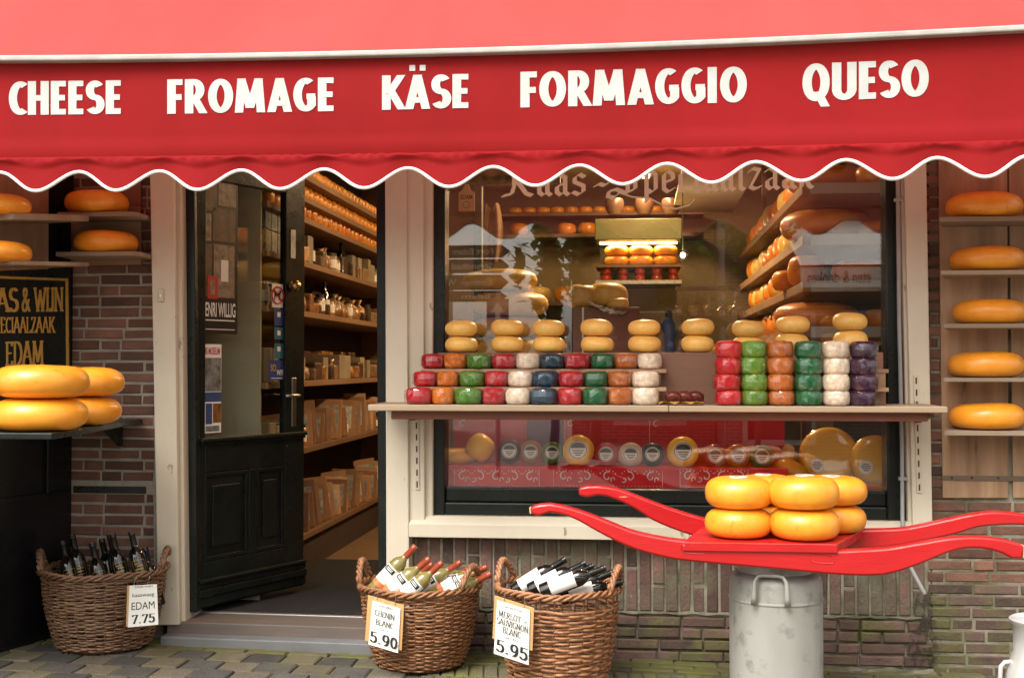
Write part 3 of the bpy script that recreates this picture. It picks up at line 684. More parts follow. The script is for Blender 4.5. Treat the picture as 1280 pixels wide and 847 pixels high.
HVY = {
 'C': (.60, [arc(.40, .5, .25, .5, 58, 302, 26)]), 'H': (.72, [[(.14, 0), (.14, 1)], [(.56, 0), (.56, 1)], [(.14, .5), (.56, .5)]]),
 'E': (.54, [[(.14, 0), (.14, 1)], [(.14, 1), (.50, 1)], [(.14, .5), (.47, .5)], [(.14, 0), (.50, 0)]]),
 'S': (.62, [arc(.31, .75, .17, .25, 35, 180, 14) + arc(.31, .75, .17, .25, 195, 250, 5) + [(.31, .5)] + arc(.31, .25, .18, .25, 70, -20, 8) + arc(.31, .25, .18, .25, -35, -148, 10)]),
 'F': (.52, [[(.14, 0), (.14, 1)], [(.14, 1), (.49, 1)], [(.14, .48), (.46, .48)]]),
 'R': (.70, [[(.14, 0), (.14, 1)], [(.14, 1), (.28, 1)] + arc(.30, .72, .19, .28, 85, -85, 14) + [(.28, .44), (.14, .44)], [(.54, 0), (.32, .44)]]),
 'O': (.82, [arc(.40, .5, .26, .5, 0, 360, 36)]), 'M': (1.0, [[(.13, 0), (.20, 1)], [(.47, .06), (.22, 1)], [(.47, .06), (.72, 1)], [(.81, 0), (.74, 1)]]),
 'A': (.76, [[(.13, 0), (.35, 1)], [(.61, 0), (.39, 1)], [(.2, .22), (.54, .22)]]),
 'Ä': (.76, [[(.13, 0), (.35, 1)], [(.61, 0), (.39, 1)], [(.2, .22), (.54, .22)], [(.12, 1.34), (.30, 1.34)], [(.44, 1.34), (.62, 1.34)]]),
 'G': (.74, [arc(.40, .5, .26, .5, 58, 318, 28), [(.58, .10), (.58, .44)], [(.42, .44), (.70, .44)]]),
 'K': (.70, [[(.14, 0), (.14, 1)], [(.22, .46), (.54, 1)], [(.57, 0), (.28, .56)]]), 'I': (.33, [[(.14, 0), (.14, 1)]]),
 'Q': (.82, [arc(.40, .5, .26, .5, 0, 360, 36), [(.62, -.18), (.44, .20)]]),
 'U': (.74, [[(.14, 1.1), (.14, .6), (.14, .26)] + arc(.36, .24, .22, .24, 185, 355, 16) + [(.58, .26), (.58, .6), (.58, 1.1)]]),
}
# ------------------------------------------------------------------ awning
YA = -.90
def valY(z, ztop=2.72): return YA - .07 * max(0, (ztop - z)) - .012
barz = {}
Pb = [at(0, 76, YA - .06), at(640, 65, YA - .06), at(1280, 38, YA - .06)]
def quad(x, P):
    (a, b, c) = P; L = lambda x, p, q, r: (x - q.x) * (x - r.x) / ((p.x - q.x) * (p.x - r.x))
    return a.z * L(x, a, b, c) + b.z * L(x, b, a, c) + c.z * L(x, c, a, b)
XA0, XA1 = -5.0, 3.3
aw_ = thing('awning', 'red fabric awning over the shop front with white scalloped edging and cheese words', 'awning', (0, YA, 2.7))
NX = 60
bx = [XA0 + (XA1 - XA0) * i / NX for i in range(NX + 1)]
mb = MB(); A = [Vector((x, YA - .06, quad(x, Pb))) for x in bx]; B = [p + Vector((0, .0, .024)) for p in A]
mb.strip(A, B, (0, .075, 0)); mb.build('front_bar', M['awning_metal'], aw_, bevel=.006)
mb = MB()
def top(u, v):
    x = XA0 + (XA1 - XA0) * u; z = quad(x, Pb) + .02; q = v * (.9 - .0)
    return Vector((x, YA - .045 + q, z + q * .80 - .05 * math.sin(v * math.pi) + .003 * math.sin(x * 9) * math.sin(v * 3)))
mb.grid(top, 60, 12); mb.build('canopy', M['red_fabric_lit'], aw_, smooth=2)
# valance
lows = [at(40, 237, -1.0), at(1235, 219.5, -1.0)]; per = (lows[1].x - lows[0].x) / 11
Pl = [at(0, 237.5, -1.0), at(640, 231, -1.0), at(1280, 218.5, -1.0)]
amp = .047
def lowz(x):
    ph = (x - lows[0].x) / per; c = math.cos(2 * math.pi * ph)
    return quad(x, Pl) + amp * (1 - c) * .9
def seamz(x): return quad(x, Pl) + .135
NV = 860
mb = MB()
def val(u, v):
    x = XA0 + (XA1 - XA0) * u; zt_ = quad(x, Pb) + .01; zs = seamz(x)
    z = zt_ + (zs - zt_) * v
    y = valY(z) + .004 * math.sin(x * 2.1 + 1)
    y += .012 * math.sin(v * math.pi) * math.sin(x * 1.3)
    if v > .8: y -= .006 * math.sin((v - .8) / .2 * math.pi)
    return Vector((x, y, z))
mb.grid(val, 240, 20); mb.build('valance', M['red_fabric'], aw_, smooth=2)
mb = MB()
def flap(u, v):
    x = XA0 + (XA1 - XA0) * u; a_ = seamz(x) + .012; b_ = lowz(x); z = a_ + (b_ - a_) * v
    y = valY(z) - .004 - .010 * math.sin(min(1, v * 3) * math.pi) * (1 + .3 * math.sin(x * 37)) - .012 * v * math.cos(2 * math.pi * (x - lows[0].x) / per) - .0035 * (1 if v < .12 else 0) * (1 + math.sin(x * 90 + 3 * math.sin(x * 17)))
    return Vector((x, y, z))
mb.grid(flap, NV, 14); mb.build('valance_flap', M['red_fabric'], aw_, smooth=2)
mb = MB(); mb.tube([flap(i / NV, 1) + Vector((0, -.001, 0)) for i in range(NV + 1)], .0075, 6); mb.build('scallop_trim', M['white_trim'], aw_, smooth=2)
for wd, x0, x1, t0, t1, b0, b1 in (('CHEESE', 11, 151, 102, 100.5, 144, 142.5), ('FROMAGE', 209, 417, 99.5, 97, 142.5, 139), ('KÄSE', 477.5, 585.5, 94.5, 92.5, 137.5, 135), ('FORMAGGIO', 650.5, 933.5, 90, 83, 134.5, 128), ('QUESO', 1003, 1161, 80, 74, 127.5, 120.5)):
    def fn(u, v, k):
        v = (v + .1) / 1.2
        px = x0 + (x1 - x0) * u; py = (b0 + (b1 - b0) * u) * (1 - v) + (t0 + (t1 - t0) * u) * v
        p = at(px, py, -1.0)
        for _ in range(3):
            zt_ = quad(p.x, Pb) + .01; p = at(px, py, val((p.x - XA0) / (XA1 - XA0), (p.z - zt_) / (seamz(p.x) - zt_)).y - .003)
        return p - Vector((0, k * .3, 0))
    mb = MB(); kk = 0
    for q, j in bold_text(wd, HVY, .27, .2, .035):
        kk += 0 if j else 1; mb.poly([fn(u, v, kk * 8e-5) for u, v in q])
    mb.build('lettering', M['letter_white'], aw_)

# ================================================================== CHEESES
def wheel_prof(R, H, flat=.5, e=2.4, n=10):
    rf = R * flat; pr = [(0, H / 2), (rf * .6, H / 2)]
    for i in range(n + 1):
        a = math.pi / 2 - math.pi * i / n
        c, s_ = math.cos(a), math.sin(a)
        pr.append((rf + (R - rf) * abs(c) ** (2 / e), H / 2 * math.copysign(abs(s_) ** (2 / e), s_)))
    pr += [(rf * .6, -H / 2), (0, -H / 2)]
    return [(r, z + H / 2 + (H * .05 * (1 - (r / R) ** 2) if z > 0 else 0)) for r, z in pr]
def wheel_mesh(name, R, H, m, k, seg=40, flat=.5, e=2.35, wob=.008):
    r = random.Random(k); p1, p2, p3 = (r.uniform(0, 6.28) for _ in range(3))
    b = MB(); b.lathe(wheel_prof(R, H, flat, e), seg, None, 0, 360, lambda a, z: wob * (math.sin(2 * a + p1) + .6 * math.sin(3 * a + p2 + z * 9) + .4 * math.sin(5 * a + p3)))
    sag = r.uniform(.01, .03)
    for v in b.v: v.z *= 1 + sag * math.sin(math.atan2(v.y, v.x) + p2)
    for v in b.v: v.z = max(v.z, 0)
    return b.mesh(name, m, smooth=2)
BIG = [wheel_mesh('round_cheese', 1, .5, M['cheese'], k) for k in range(4)]     # unit radius, scaled by the objects
DEEP = [wheel_mesh('round_cheese', 1, .6, M['cheese_deep'], k + 9) for k in range(3)]
PALE = [wheel_mesh('round_cheese', 1, 1.0, M['cheese_pale'], k + 20, flat=.42, e=2.3) for k in range(4)]
OLD = [wheel_mesh('round_cheese', 1, .6, M['cheese_old'], k + 30) for k in range(3)]
BALL = [wheel_mesh('round_cheese', 1, 1.7, M['cheese_deep'], k + 40, flat=.3, e=2.2, seg=20) for k in range(2)]
BALLY = [wheel_mesh('round_cheese', 1, 1.5, M['cheese'], k + 50, flat=.3, e=2.2, seg=20) for k in range(2)]
def wheel(meshes, p, R, H, label, group=None, cat='cheese', hk=None, name='round_cheese', rot=None):
    me = random.choice(meshes); h0 = max(v.co.z for v in me.vertices)
    o = inst(name, me, p, rot or (rnd(-.01, .01), rnd(-.01, .01), rnd(0, 6)), (R, R, H / h0)); return tag(o, label, cat, group)
def wheel_px(meshes, x0, x1, yb, yt, Y, label, group=None, hfac=1.0, z=None, name='round_cheese'):
    """a wheel whose outline covers photo columns x0..x1 and rows yt..yb, its axis standing at depth Y"""
    d = (at((x0 + x1) / 2, yb, Y) - CAM).dot(FW); R = (x1 - x0) / 2 * d / F
    p = at((x0 + x1) / 2, yb, Y); zc = p.z
    if z is not None: zc = z
    H = (yb - yt) * d / F * hfac
    return wheel(meshes, (p.x, Y, zc), R, H, label, group, name=name), R, H, zc

# ------------------------------------------------------------------ far left: shelf with the four big wheels
def onz(px, py, z): return atz(px, py, z)
ZS = 1.172
A = onz(65, 541, ZS); B = at(178, 523, YB - .004); B.z = ZS
sh = thing('wall_shelf', 'black painted shelf on brackets under the black and gold sign', 'shelf', (cw.x - .1, -.3, ZS))
base = wallpt(0, ZS, .004); base2 = wallpt(1.6, ZS, .004)
L1 = A + (A - onz(20, 541, ZS)).normalized() * 0
L2 = onz(-160, 541, ZS)
poly = [A, B, Vector((base.x, base.y, ZS)), Vector((wallpt(1.35, 0, .004).x, wallpt(1.35, 0, .004).y, ZS)), ]
Lw = wallpt(-((A.y - cw.y) / math.cos(aw)), ZS, .004); poly[3] = Vector((Lw.x, A.y, ZS))
mb = MB(); mb.prism([p + Vector((0, 0, -.026)) for p in poly], (0, 0, .026)); mb.build('board', M['black_paint'], sh, bevel=.004)
for px in (16, 152):
    mb = MB(); p = wallpt(.35 if px < 50 else .02, 0); 
    c = Vector((A.x - .28, A.y + .35, 0)) if px < 50 else Vector((B.x - .12, YB - .02, 0))
    mb.prism([(c.x - .012, c.y, ZS - .03), (c.x - .012, c.y + (.25 if px < 50 else .0) , ZS - .03), (c.x - .012, c.y + (.25 if px < 50 else -.2), ZS - .05)] if px < 50 else [(c.x, c.y, ZS - .03), (c.x, c.y - .22, ZS - .03), (c.x, c.y, ZS - .14)], (.024, 0, 0))
    mb.build('bracket', M['black_paint'], sh)
g = 'big cheese wheels on the black shelf at the left'
def shelf_wheel(x0, x1, yb, d, label, H, z):
    c = CAM + (ray((x0 + x1) / 2, 456) / ray((x0 + x1) / 2, 456).dot(FW)) * d
    R = (x1 - x0) / 2 * d / F
    wheel(BIG, (c.x, c.y, z), R, H, label, g); return R
shelf_wheel(-8, 109, 541, 5.1, 'large orange cheese wheel at the front of the black shelf, lower of its pair', .134, ZS + .001)
shelf_wheel(-7, 110, 500, 5.1, 'large orange cheese wheel at the front of the black shelf, upper of its pair', .136, ZS + .134)
shelf_wheel(46, 151, 531, 5.55, 'large orange cheese wheel half hidden behind the front pair, lower one', .130, ZS + .001)
shelf_wheel(48, 153.5, 495, 5.55, 'large orange cheese wheel half hidden behind the front pair, upper one near the brick wall', .132, ZS + .130)

# sign on the black wall
sg = thing('shop_sign', 'black wall sign with gold lettering and a gold border above the big cheeses', 'sign', wallpt(.35, 1.3))
def sgp(px, py, off=.02):
    return atplane(px, py, wallpt(0, 0, off), nw_)
def sgq(pts, off): return [sgp(x, y, off) for x, y in pts]
P = sgq([(-30, 322), (87.5, 336), (88, 462), (-30, 470)], .02)
mb = MB(); mb.prism(P, nw_ * -.018)
mb.build('board', M['black_paint'], sg, bevel=.002)
def sline(pts, w, off=.0225):
    out = MB()
    for (a, b) in zip(pts, pts[1:]):
        pa, pb = sgp(*a, off), sgp(*b, off); t = (pb - pa).normalized(); s_ = nw_.cross(t) * w
        out.poly([pa - s_ - t * w, pb - s_ + t * w, pb + s_ + t * w, pa + s_ - t * w])
    return out
mb = sline([(-26, 345.5), (82.5, 349.5)], .006); mb2 = sline([(83.5, 350.5), (84.5, 458)], .011); mb.add(mb2.v, mb2.f)
mb.build('border', M['gold'], sg)
for wd, x0, x1, b0, b1, hh, kw in (('KAAS', -36, 23.6, 389, 388.6, 28, .2), ('&', 27, 38, 388.6, 388.4, 28, .2), ('WIJN', 41.5, 79.5, 388.4, 388, 28, .2), ('SPECIAALZAAK', -12, 69.5, 415.5, 415, 18.5, .2), ('EDAM', 6.5, 55, 456, 454.5, 28, .2)):
    mb = MB()
    def fn(u, v, k): return sgp(x0 + (x1 - x0) * u, b0 + (b1 - b0) * u - v * hh, .0225 + k)
    put_nib(mb, nib_text(wd, SER, kw, .07, 0, .02), fn); mb.build('lettering', M['gold'], sg)
# two small wooden racks with cheeses at the upper left
bp = thing('cheese_rack', 'small plywood rack with two shelves at the top left corner above the black sign', 'rack', wallpt(.4, 1.9))
def wq(name, m, pts, off, th, root, bevel=.003):
    P = sgq(pts, off); mb = MB(); mb.prism(P, nw_ * th); return mb.build(name, M[m], root, bevel=bevel)
wq('backboard', 'rack_wood', [(-40, 190), (61, 195), (61, 336), (-40, 340)], .026, -.02, bp)
for (y0, y1) in ((270.5, 279.5), (329, 335)):
    P = sgq([(-40, y0 - 1), (58, y0 + 1), (58, y1), (-40, y1 - 2)], .03); mb = MB(); mb.prism(P, nw_ * .26); mb.build('shelf_board', M['rack_shelf'], bp, bevel=.003)
og = MB(); ogl = [(62, 336), (72, 330), (77, 318), (80, 300), (82, 286), (88, 281)]
og.strip([sgp(x, y, .028) for x, y in ogl], [sgp(x, 340, .028) for x, y in ogl], nw_ * -.02); og.build('scroll_edge', M['black_paint'], sg)
def wall_cheese(cx, yb, R, H, s_off, label, z=None):
    p = sgp(cx, yb, s_off); wheel(BIG, (p.x, p.y, p.z), R, H, label, 'cheese wheels on the small racks at the upper left')
wall_cheese(-6, 270, .155, .098, .16, 'orange cheese wheel cut off at the left, on the upper shelf of the corner rack')
wall_cheese(-5, 329, .155, .098, .16, 'orange cheese wheel cut off at the left, on the lower shelf of the corner rack')
lr = thing('cheese_rack', 'small brown wooden rack with two shelves on the brick wall left of the door post', 'rack', at(125, 330, YB))
q = [at(84, 160, YB - .008), at(178, 160, YB - .008), at(179, 331, YB - .008), at(88, 331, YB - .008)]
mb = MB(); mb.prism([at(86, 262, YB - .006), at(177, 258, YB - .006), at(178, 331, YB - .006), at(88, 332, YB - .006)], (0, -.014, 0)); mb.build('backboard', M['tier_edge'], lr, bevel=.002)
MB().prism([at(148, 150, YB - .006), at(177, 150, YB - .006), at(177, 257, YB - .006), at(148, 261, YB - .006)], (0, -.012, 0)).build('upright', M['step_brown'], lr)
for y0, y1, xa_, xb_ in ((262.5, 270, 71, 174.5), (312.5, 320, 69.5, 178)):
    z0 = at(120, y1 - 1, YB - .3).z
    a, b = at(xa_, y1, YB - .26), at(xb_, y1, YB - .2)
    mb = MB(); rr = []
    for k in range(7): an = math.radians(-90 + 90 * k / 6); rr.append((b.x - .06 + .06 * math.cos(an), YB - .26 + .06 + .06 * math.sin(an)))
    pl = [(a.x, YB - .26)] + rr + [(b.x, YB - .02), (a.x, YB - .02)]
    mb.prism([(x, y, z0) for x, y in pl], (0, 0, .022)); mb.build('shelf_board', M['rack_shelf'], lr, bevel=.003)
    lr['z%d' % y0] = z0 + .022
del_keys = [k for k in lr.keys() if k.startswith('z')]
zsl = {k: lr[k] for k in del_keys}
for k in del_keys: del lr[k]
g = 'cheese wheels on the small racks at the upper left'
wheel_px(BIG, 82, 160, 258, 229, YB - .15, 'orange cheese wheel on the upper shelf between corner sign and door post', g, z=zsl['z262'] + .001)
wheel_px(BIG, 93.5, 172, 309.5, 282, YB - .15, 'orange cheese wheel on the lower shelf between corner sign and door post', g, z=zsl['z312'] + .001)

# ------------------------------------------------------------------ right: tall wooden rack with five wheels
rk = thing('cheese_rack', 'tall weathered plank rack with five shelves on the brick wall at the right', 'rack', at(1235, 620, YB))
YR = YB - .012
for k, (xa_, xb_) in enumerate(((1172.5, 1259.5), (1260.5, 1340))):
    a0, b0, a1, b1 = at(xa_, 190, YR), at(xb_, 190, YR), at(xa_ + 6, 622, YR), at(xb_ + (1 if k == 0 else 5), 622, YR)
    mb = MB(); mb.hexa([a1, b1, b1 + Vector((0, .012, 0)), a1 + Vector((0, .012, 0)), a0 + Vector((0, 0, .3)), b0 + Vector((0, 0, .3)), b0 + Vector((0, .012, .3)), a0 + Vector((0, .012, .3))])
    mb.build('plank', M['rack_wood'], rk, bevel=.002)
YS = YR - .23
rows = ((271, 277, 1174, 1184, 1276, 268, 235), (338, 343.5, 1176, 1189, 1279, 335.5, 304), (404.5, 410, 1179, 1193, 1281, 402, 370.5), (472, 477, 1180, 1187, 1278, 470.5, 438), (538, 544, 1180, 1188, 1279, 538, 505))
for i, (y0, y1, xl_, cx0, cx1, cb, ct) in enumerate(rows):
    a = at(xl_, y1, YS); zt_ = at(xl_, y0, YS).z
    xe = at(1345, 300, YR).x
    xb_k = at(xl_ + 4, y0, YR).x
    mb = MB(); mb.hexa([(xb_k, YR, a.z), (a.x, YS, a.z), (xe, YS, a.z), (xe, YR, a.z), (xb_k, YR, zt_), (a.x, YS, zt_), (xe, YS, zt_), (xe, YR, zt_)])
    mb.f = [q_[::-1] for q_ in mb.f]
    mb.build('shelf_board', M['rack_shelf'], rk, bevel=.002)
    wheel_px(BIG, cx0, cx1, cb, ct, YS + .145, ('orange cheese wheel on the topmost shelf of the tall plank rack', 'orange cheese wheel on the second shelf from the top of the tall plank rack', 'orange cheese wheel on the middle shelf of the tall plank rack', 'orange cheese wheel on the fourth shelf down of the tall plank rack', 'orange cheese wheel on the lowest shelf of the tall plank rack')[i], 'cheese wheels on the plank rack at the right', z=zt_ + .001)
a, b = at(1179, 597, YR), at(1340, 597, YR)
MB().box(a.x, b.x, YR - .004, YR - .0005, a.z - .012, a.z + .012).build('strap', M['dark_shelf'], rk, bevel=.001)
for px in (1190, 1215, 1248):
    s_ = at(px, 597, YR - .004); MB().lathe([(0, .003), (.005, .002), (.006, 0)], 8, Matrix.Translation((s_.x, YR - .0042, s_.z)) @ Matrix.Rotation(math.pi / 2, 4, 'X')).build('screw', M['slot_dark'], rk)

# ================================================================== COUNTER
YF = -.46
zt_, zb2 = at(800, 506.5, YF).z, at(800, 514.5, YF).z
ct = thing('counter_shelf', 'long weathered plank counter with a brown beam under the shop window', 'counter', ((at(461, 506, YF).x + at(1185, 506, YF).x) / 2, -.2, zb2))
xa, xb = at(460, 506, YF).x, at(1185, 506, YF).x; xm = at(836, 506, YF).x
Yback = -.078
for p, q, dy in ((xa, xm - .001, 0), (xm + .001, xb, .004)):
    MB().box(p, q, YF + dy, Yback, zb2, zt_ - dy * .3).build('plank', M['board_grey'], ct, bevel=.004)
zbeam = at(800, 525, YF + .07).z
MB().box(at(489, 518, YF + .07).x, at(1160, 518, YF + .07).x, YF + .07, YF + .115, zbeam, zb2 - .001).build('beam', M['beam_brown'], ct, bevel=.003)
for px in (515, 1148):
    c = at(px, 560, -.1).x; MB().prism([(c - .012, -.08, zb2 - .002), (c - .012, -.36, zb2 - .002), (c - .012, -.36, zb2 - .02), (c - .012, -.08, zb2 - .06)], (.024, 0, 0)).build('bracket', M['beam_brown'], ct)
ZC = zt_
# stepped rack
Y1, Y2, Y3 = -.215, -.30, -.385
ZT = at(700, 440.5, -.19).z
z1 = at(700, 461, Y1).z; z2 = at(700, 483.5, Y2).z
tr = thing('stepped_rack', 'brown stepped wooden display rack standing on the plank counter', 'rack', (at(830, 500, -.2).x, -.2, ZC))
MB().box(at(547, 470, -.17).x, at(1104, 470, -.17).x, -.175, -.082, ZC, ZT).build('top_step', M['step_brown'], tr, bevel=.003)
for (za, ya, yb_, x0, x1) in ((z1, -.255, -.176, 526, 833), (z2, -.345, -.245, 518, 833)):
    a, b = at(x0, 465, ya).x, at(x1, 465, ya).x
    MB().box(a, b, ya, yb_, za - .018, za).build('tier_board', M['tier_edge'], tr, bevel=.002)
MB().box(at(530, 475, -.24).x, at(826, 475, -.24).x, -.243, -.178, ZC, z1 - .0185).build('tier_block', M['step_brown'], tr)
MB().box(at(524, 495, -.33).x, at(824, 495, -.33).x, -.335, -.248, ZC, z2 - .0185).build('tier_block', M['step_brown'], tr)
for (za, ya, yb_) in ((z1, -.255, -.176), (z2, -.335, -.25)):
    a, b = at(895, 465, ya).x, at(1111, 465, ya).x
    MB().box(a, b, ya, yb_, za - .018, za).build('tier_board', M['tier_edge'], tr, bevel=.002)
MB().box(at(1085, 480, -.25).x, at(1107, 480, -.25).x, -.25, -.178, ZC, z1 - .0185).build('tier_block', M['tier_edge'], tr)

# wrapped wax cheeses
def wax_mesh(m, k):
    r = random.Random(k); b = MB(); ph = [r.uniform(0, 6.28) for _ in range(6)]
    b.lathe(wheel_prof(1, 1.2, .62, 3.0, 12), 28, None, 0, 360, lambda a, z: .022 * math.sin(7 * a + ph[0] + 2.5 * z) + .018 * math.sin(11 * a + ph[1] - 3 * z) + .014 * math.sin(17 * a + ph[2] + 5 * z))
    for v in b.v:
        if .05 < v.z < 1.15: v.z += .03 * math.sin(v.x * 6 + ph[3]) * math.sin(v.y * 5 + ph[4])
        else: v.z += .012 * math.sin(v.x * 7 + ph[5]) * (1 if v.z > .6 else 0)
        v.z = max(0, v.z)
    return b.mesh('wrapped_cheese', m, smooth=2)
WX = {k: [wax_mesh(M[k], i * 7 + len(k)) for i in range(3)] for k in list(M) if k.startswith('wax_')}
def film_mesh(k):        # loose crumpled plastic film round the cheese, pinched out at the sides
    r = random.Random(k); b = MB(); n = 15; pr = [(.5, 1.235), (.86, 1.20), (1.02, 1.0), (1.06, .62), (1.03, .25), (.9, .03)]
    ph = r.uniform(0, 6.28)
    vs = []
    for i in range(n):
        a = 2 * math.pi * (i + r.uniform(-.3, .3)) / n; side = abs(math.cos(2 * math.pi * i / n))
        for (q, z) in pr:
            q2 = q * (1 + r.uniform(-.035, .05)) + (.10 * side ** 6 if .1 < z < 1.1 else 0); vs.append((q2 * math.cos(a), q2 * math.sin(a), max(.004, z + r.uniform(-.05, .05) * (0 if z > 1.19 else 1))))
    m_ = len(pr); fs = []
    for i in range(n):
        j = (i + 1) % n
        for t in range(m_ - 1):
            q = (i * m_ + t, j * m_ + t, j * m_ + t + 1, i * m_ + t + 1)
            fs += [(q[0], q[1], q[2]), (q[0], q[2], q[3])] if r.random() < .5 else [(q[0], q[1], q[3]), (q[1], q[2], q[3])]
    b.add(vs, fs); return b.mesh('film', M['film'])
FILM = [film_mesh(k) for k in range(5)]
def waxc(col, p, R, H, label, group, film=True):
    o = inst('wrapped_cheese', random.choice(WX['wax_' + col]), p, (0, 0, rnd(0, 6.28)), (R, R, H / 1.2)); tag(o, label, 'cheese', group)
    if film:
        f = bpy.data.objects.new('film', random.choice(FILM)); COL.objects.link(f); f.parent = o; f.rotation_euler = (0, 0, -o.rotation_euler[2] + random.choice((0, math.pi)))
    return o
cols10 = ['red', 'orange', 'green', 'red', 'cream', 'blue', 'red', 'forest', 'rust', 'cream']
say = ['red wrapped cheese at the left end', 'bright orange wrapped cheese next to the left end', 'light green wrapped cheese third from the left', 'red wrapped cheese between green and cream ones', 'cream wrapped cheese between red and blue ones', 'dark blue wrapped cheese', 'red wrapped cheese between blue and dark green ones', 'dark green wrapped cheese between two red and orange ones', 'rust orange wrapped cheese beside the cream end one', 'cream wrapped cheese at the right end']
rowx = ((508, 540, 568, 603, 632, 663, 697, 728, 760, 790, 823), (517, 546, 574, 606, 635, 666, 698, 730, 760, 790, 824), (527, 555, 583, 615, 645, 675, 706, 738, 768, 797, 827))
for r_, (nm, Yr, zr_, hp) in enumerate((('front row of the stepped rack', Y3 - .01, ZC, 20.5), ('middle row of the stepped rack', Y2, z2, 19.5), ('back row of the stepped rack', Y1, z1, 19))):
    for i, cl in enumerate(cols10):
        x0, x1 = rowx[r_][i], rowx[r_][i + 1]
        d = (at((x0 + x1) / 2, 480, Yr) - CAM).dot(FW); R = (x1 - x0 + .4) / 2 * d / F
        waxc(cl, (at((x0 + x1) / 2, 480, Yr).x, Yr + rnd(-.004, .004), zr_ + .001), min(R, .064), hp * d / F * rnd(.95, 1.0), say[i] + ', ' + nm, 'wrapped cheeses in rows on the stepped rack')
# six coloured stacks of four
names = (('crimson', 'bright red', 910, 893.5), ('lime', 'light green', 942, 0), ('rust', 'rust orange', 976, 0), ('forest', 'dark green', 1011, 0), ('cream', 'cream white', 1045, 0), ('purple', 'dark purple', 1079.5, 0))
for i, (cl, word, cx, _) in enumerate(names):
    Yr = Y3 - .005; z = ZC + .001
    for k in range(4):
        d = (at(cx, 480, Yr) - CAM).dot(FW); H = (20.6 if k else 18.5) * d / F
        zoff = 0
        waxc(cl, (at(cx, 480, Yr).x + rnd(-.004, .004) + (-.004 if k == 1 and i == 0 else 0), Yr + rnd(-.003, .003), z), 16.6 * d / F, H, '%s wrapped cheese, %s of its stack of four on the counter' % (word, ('bottom one', 'second from the bottom', 'third from the bottom', 'topmost')[k]), 'coloured wrapped cheeses stacked four high')
        z += H * .985
# pale cheeses in pairs on the top step
prs = (577, 634.5, 686.5, 746.5, 805.5, 872, 935, 990, 1063)
tops = ((400, 419.5, 439.5), (398.5, 418.5, 439.5), (399.5, 419.5, 439.5), (399, 419.5, 440), (400.5, 419.5, 440.5), (398, 418.5, 439.5), (399.5, 420, 439), (395, 416, 437), (390.5, 412.5, 434))
behind = ['first pair from the left on the top step', 'second pair from the left on the top step', 'third pair from the left on the top step', 'fourth pair from the left on the top step', 'fifth pair from the left on the top step', 'pair beside the red stack on the top step', 'pair behind the light green stack', 'pair behind the rust orange stack', 'rightmost pair behind the purple stack']
for i, cx in enumerate(prs):
    Yr = -.128; d = (at(cx, 440, Yr) - CAM).dot(FW); R = (20.5 if i < 7 else 21.5) * d / F; t0, t1, t2 = tops[i]
    x = at(cx, 440, Yr).x
    zb3 = ZT + .001 + (0 if i < 7 else (440 - t2) * d / F * 0)
    h1 = (t2 - t1) * d / F * 1.02; h2 = (t1 - t0) * d / F * 1.02
    if i > 6: h1 += (439.5 - t2) * d / F
    wheel(PALE, (x, Yr, zb3), R, h1, 'pale yellow cheese, lower of the ' + behind[i], 'pale yellow cheeses in pairs on the top step')
    wheel(PALE, (x + rnd(-.004, .004), Yr, zb3 + h1), R * .99, h2, 'pale yellow cheese, upper of the ' + behind[i], 'pale yellow cheeses in pairs on the top step')
# packet of brown sausages
sp = at(858, 506, -.36); pk = thing('sausage_packet', 'packet of dark red sausages in film on the counter beside the red stack', 'food packet', (sp.x, -.36, ZC))
for k in range(3):
    mb = MB(); xx = sp.x - .05 + .05 * k
    mb.tube([(xx + .03 * math.cos(a_) - .02, -.36 + .012 * k, ZC + .026 + .012 * math.sin(a_ * 1.3)) for a_ in [i * .55 - .8 for i in range(7)]], [.014, .023, .026, .027, .026, .023, .014], 10)
    mb.build('sausage', M['wax_brown'], pk, smooth=2)
mb = MB(); mb.grid(lambda u, v: Vector((sp.x - .125 + .2 * u, -.42 + .10 * v, ZC + .004 + .012 * abs(math.sin(u * 9 + v * 5)))), 14, 5); mb.build('wrapper', M['gold'], pk, smooth=2)

# ================================================================== CART AND CHURN
ca = thing('cheese_barrow', 'red painted wooden cheese barrow with four curved handles set on a milk churn', 'barrow', (at(970, 690, -.75).x, -.75, .6))
def rail(topc, botc, Yf, th, name='rail'):
    A = [at(x, y, Yf) for x, y in topc]; B = [at(x, y, Yf) for x, y in botc]
    def resample(P, n=48):
        Ls = [0]
        for a, b in zip(P, P[1:]): Ls.append(Ls[-1] + (b - a).length)
        out = []
        for i in range(n):
            t = Ls[-1] * i / (n - 1); k = max(j for j in range(len(P) - 1) if Ls[j] <= t + 1e-9); f = (t - Ls[k]) / (Ls[k + 1] - Ls[k])
            p0, p1, p2, p3 = P[max(k - 1, 0)], P[k], P[k + 1], P[min(k + 2, len(P) - 1)]
            out.append(.5 * ((2 * p1) + (p2 - p0) * f + (2 * p0 - 5 * p1 + 4 * p2 - p3) * f * f + (3 * p1 - 3 * p2 + p3 - p0) * f ** 3))
        return out
    A = resample(A); B = resample(B)
    mb = MB(); mb.strip(A, B, (0, th, 0)); o = mb.build(name, M['red_paint'], ca, smooth=True, bevel=.009)
    return A, B
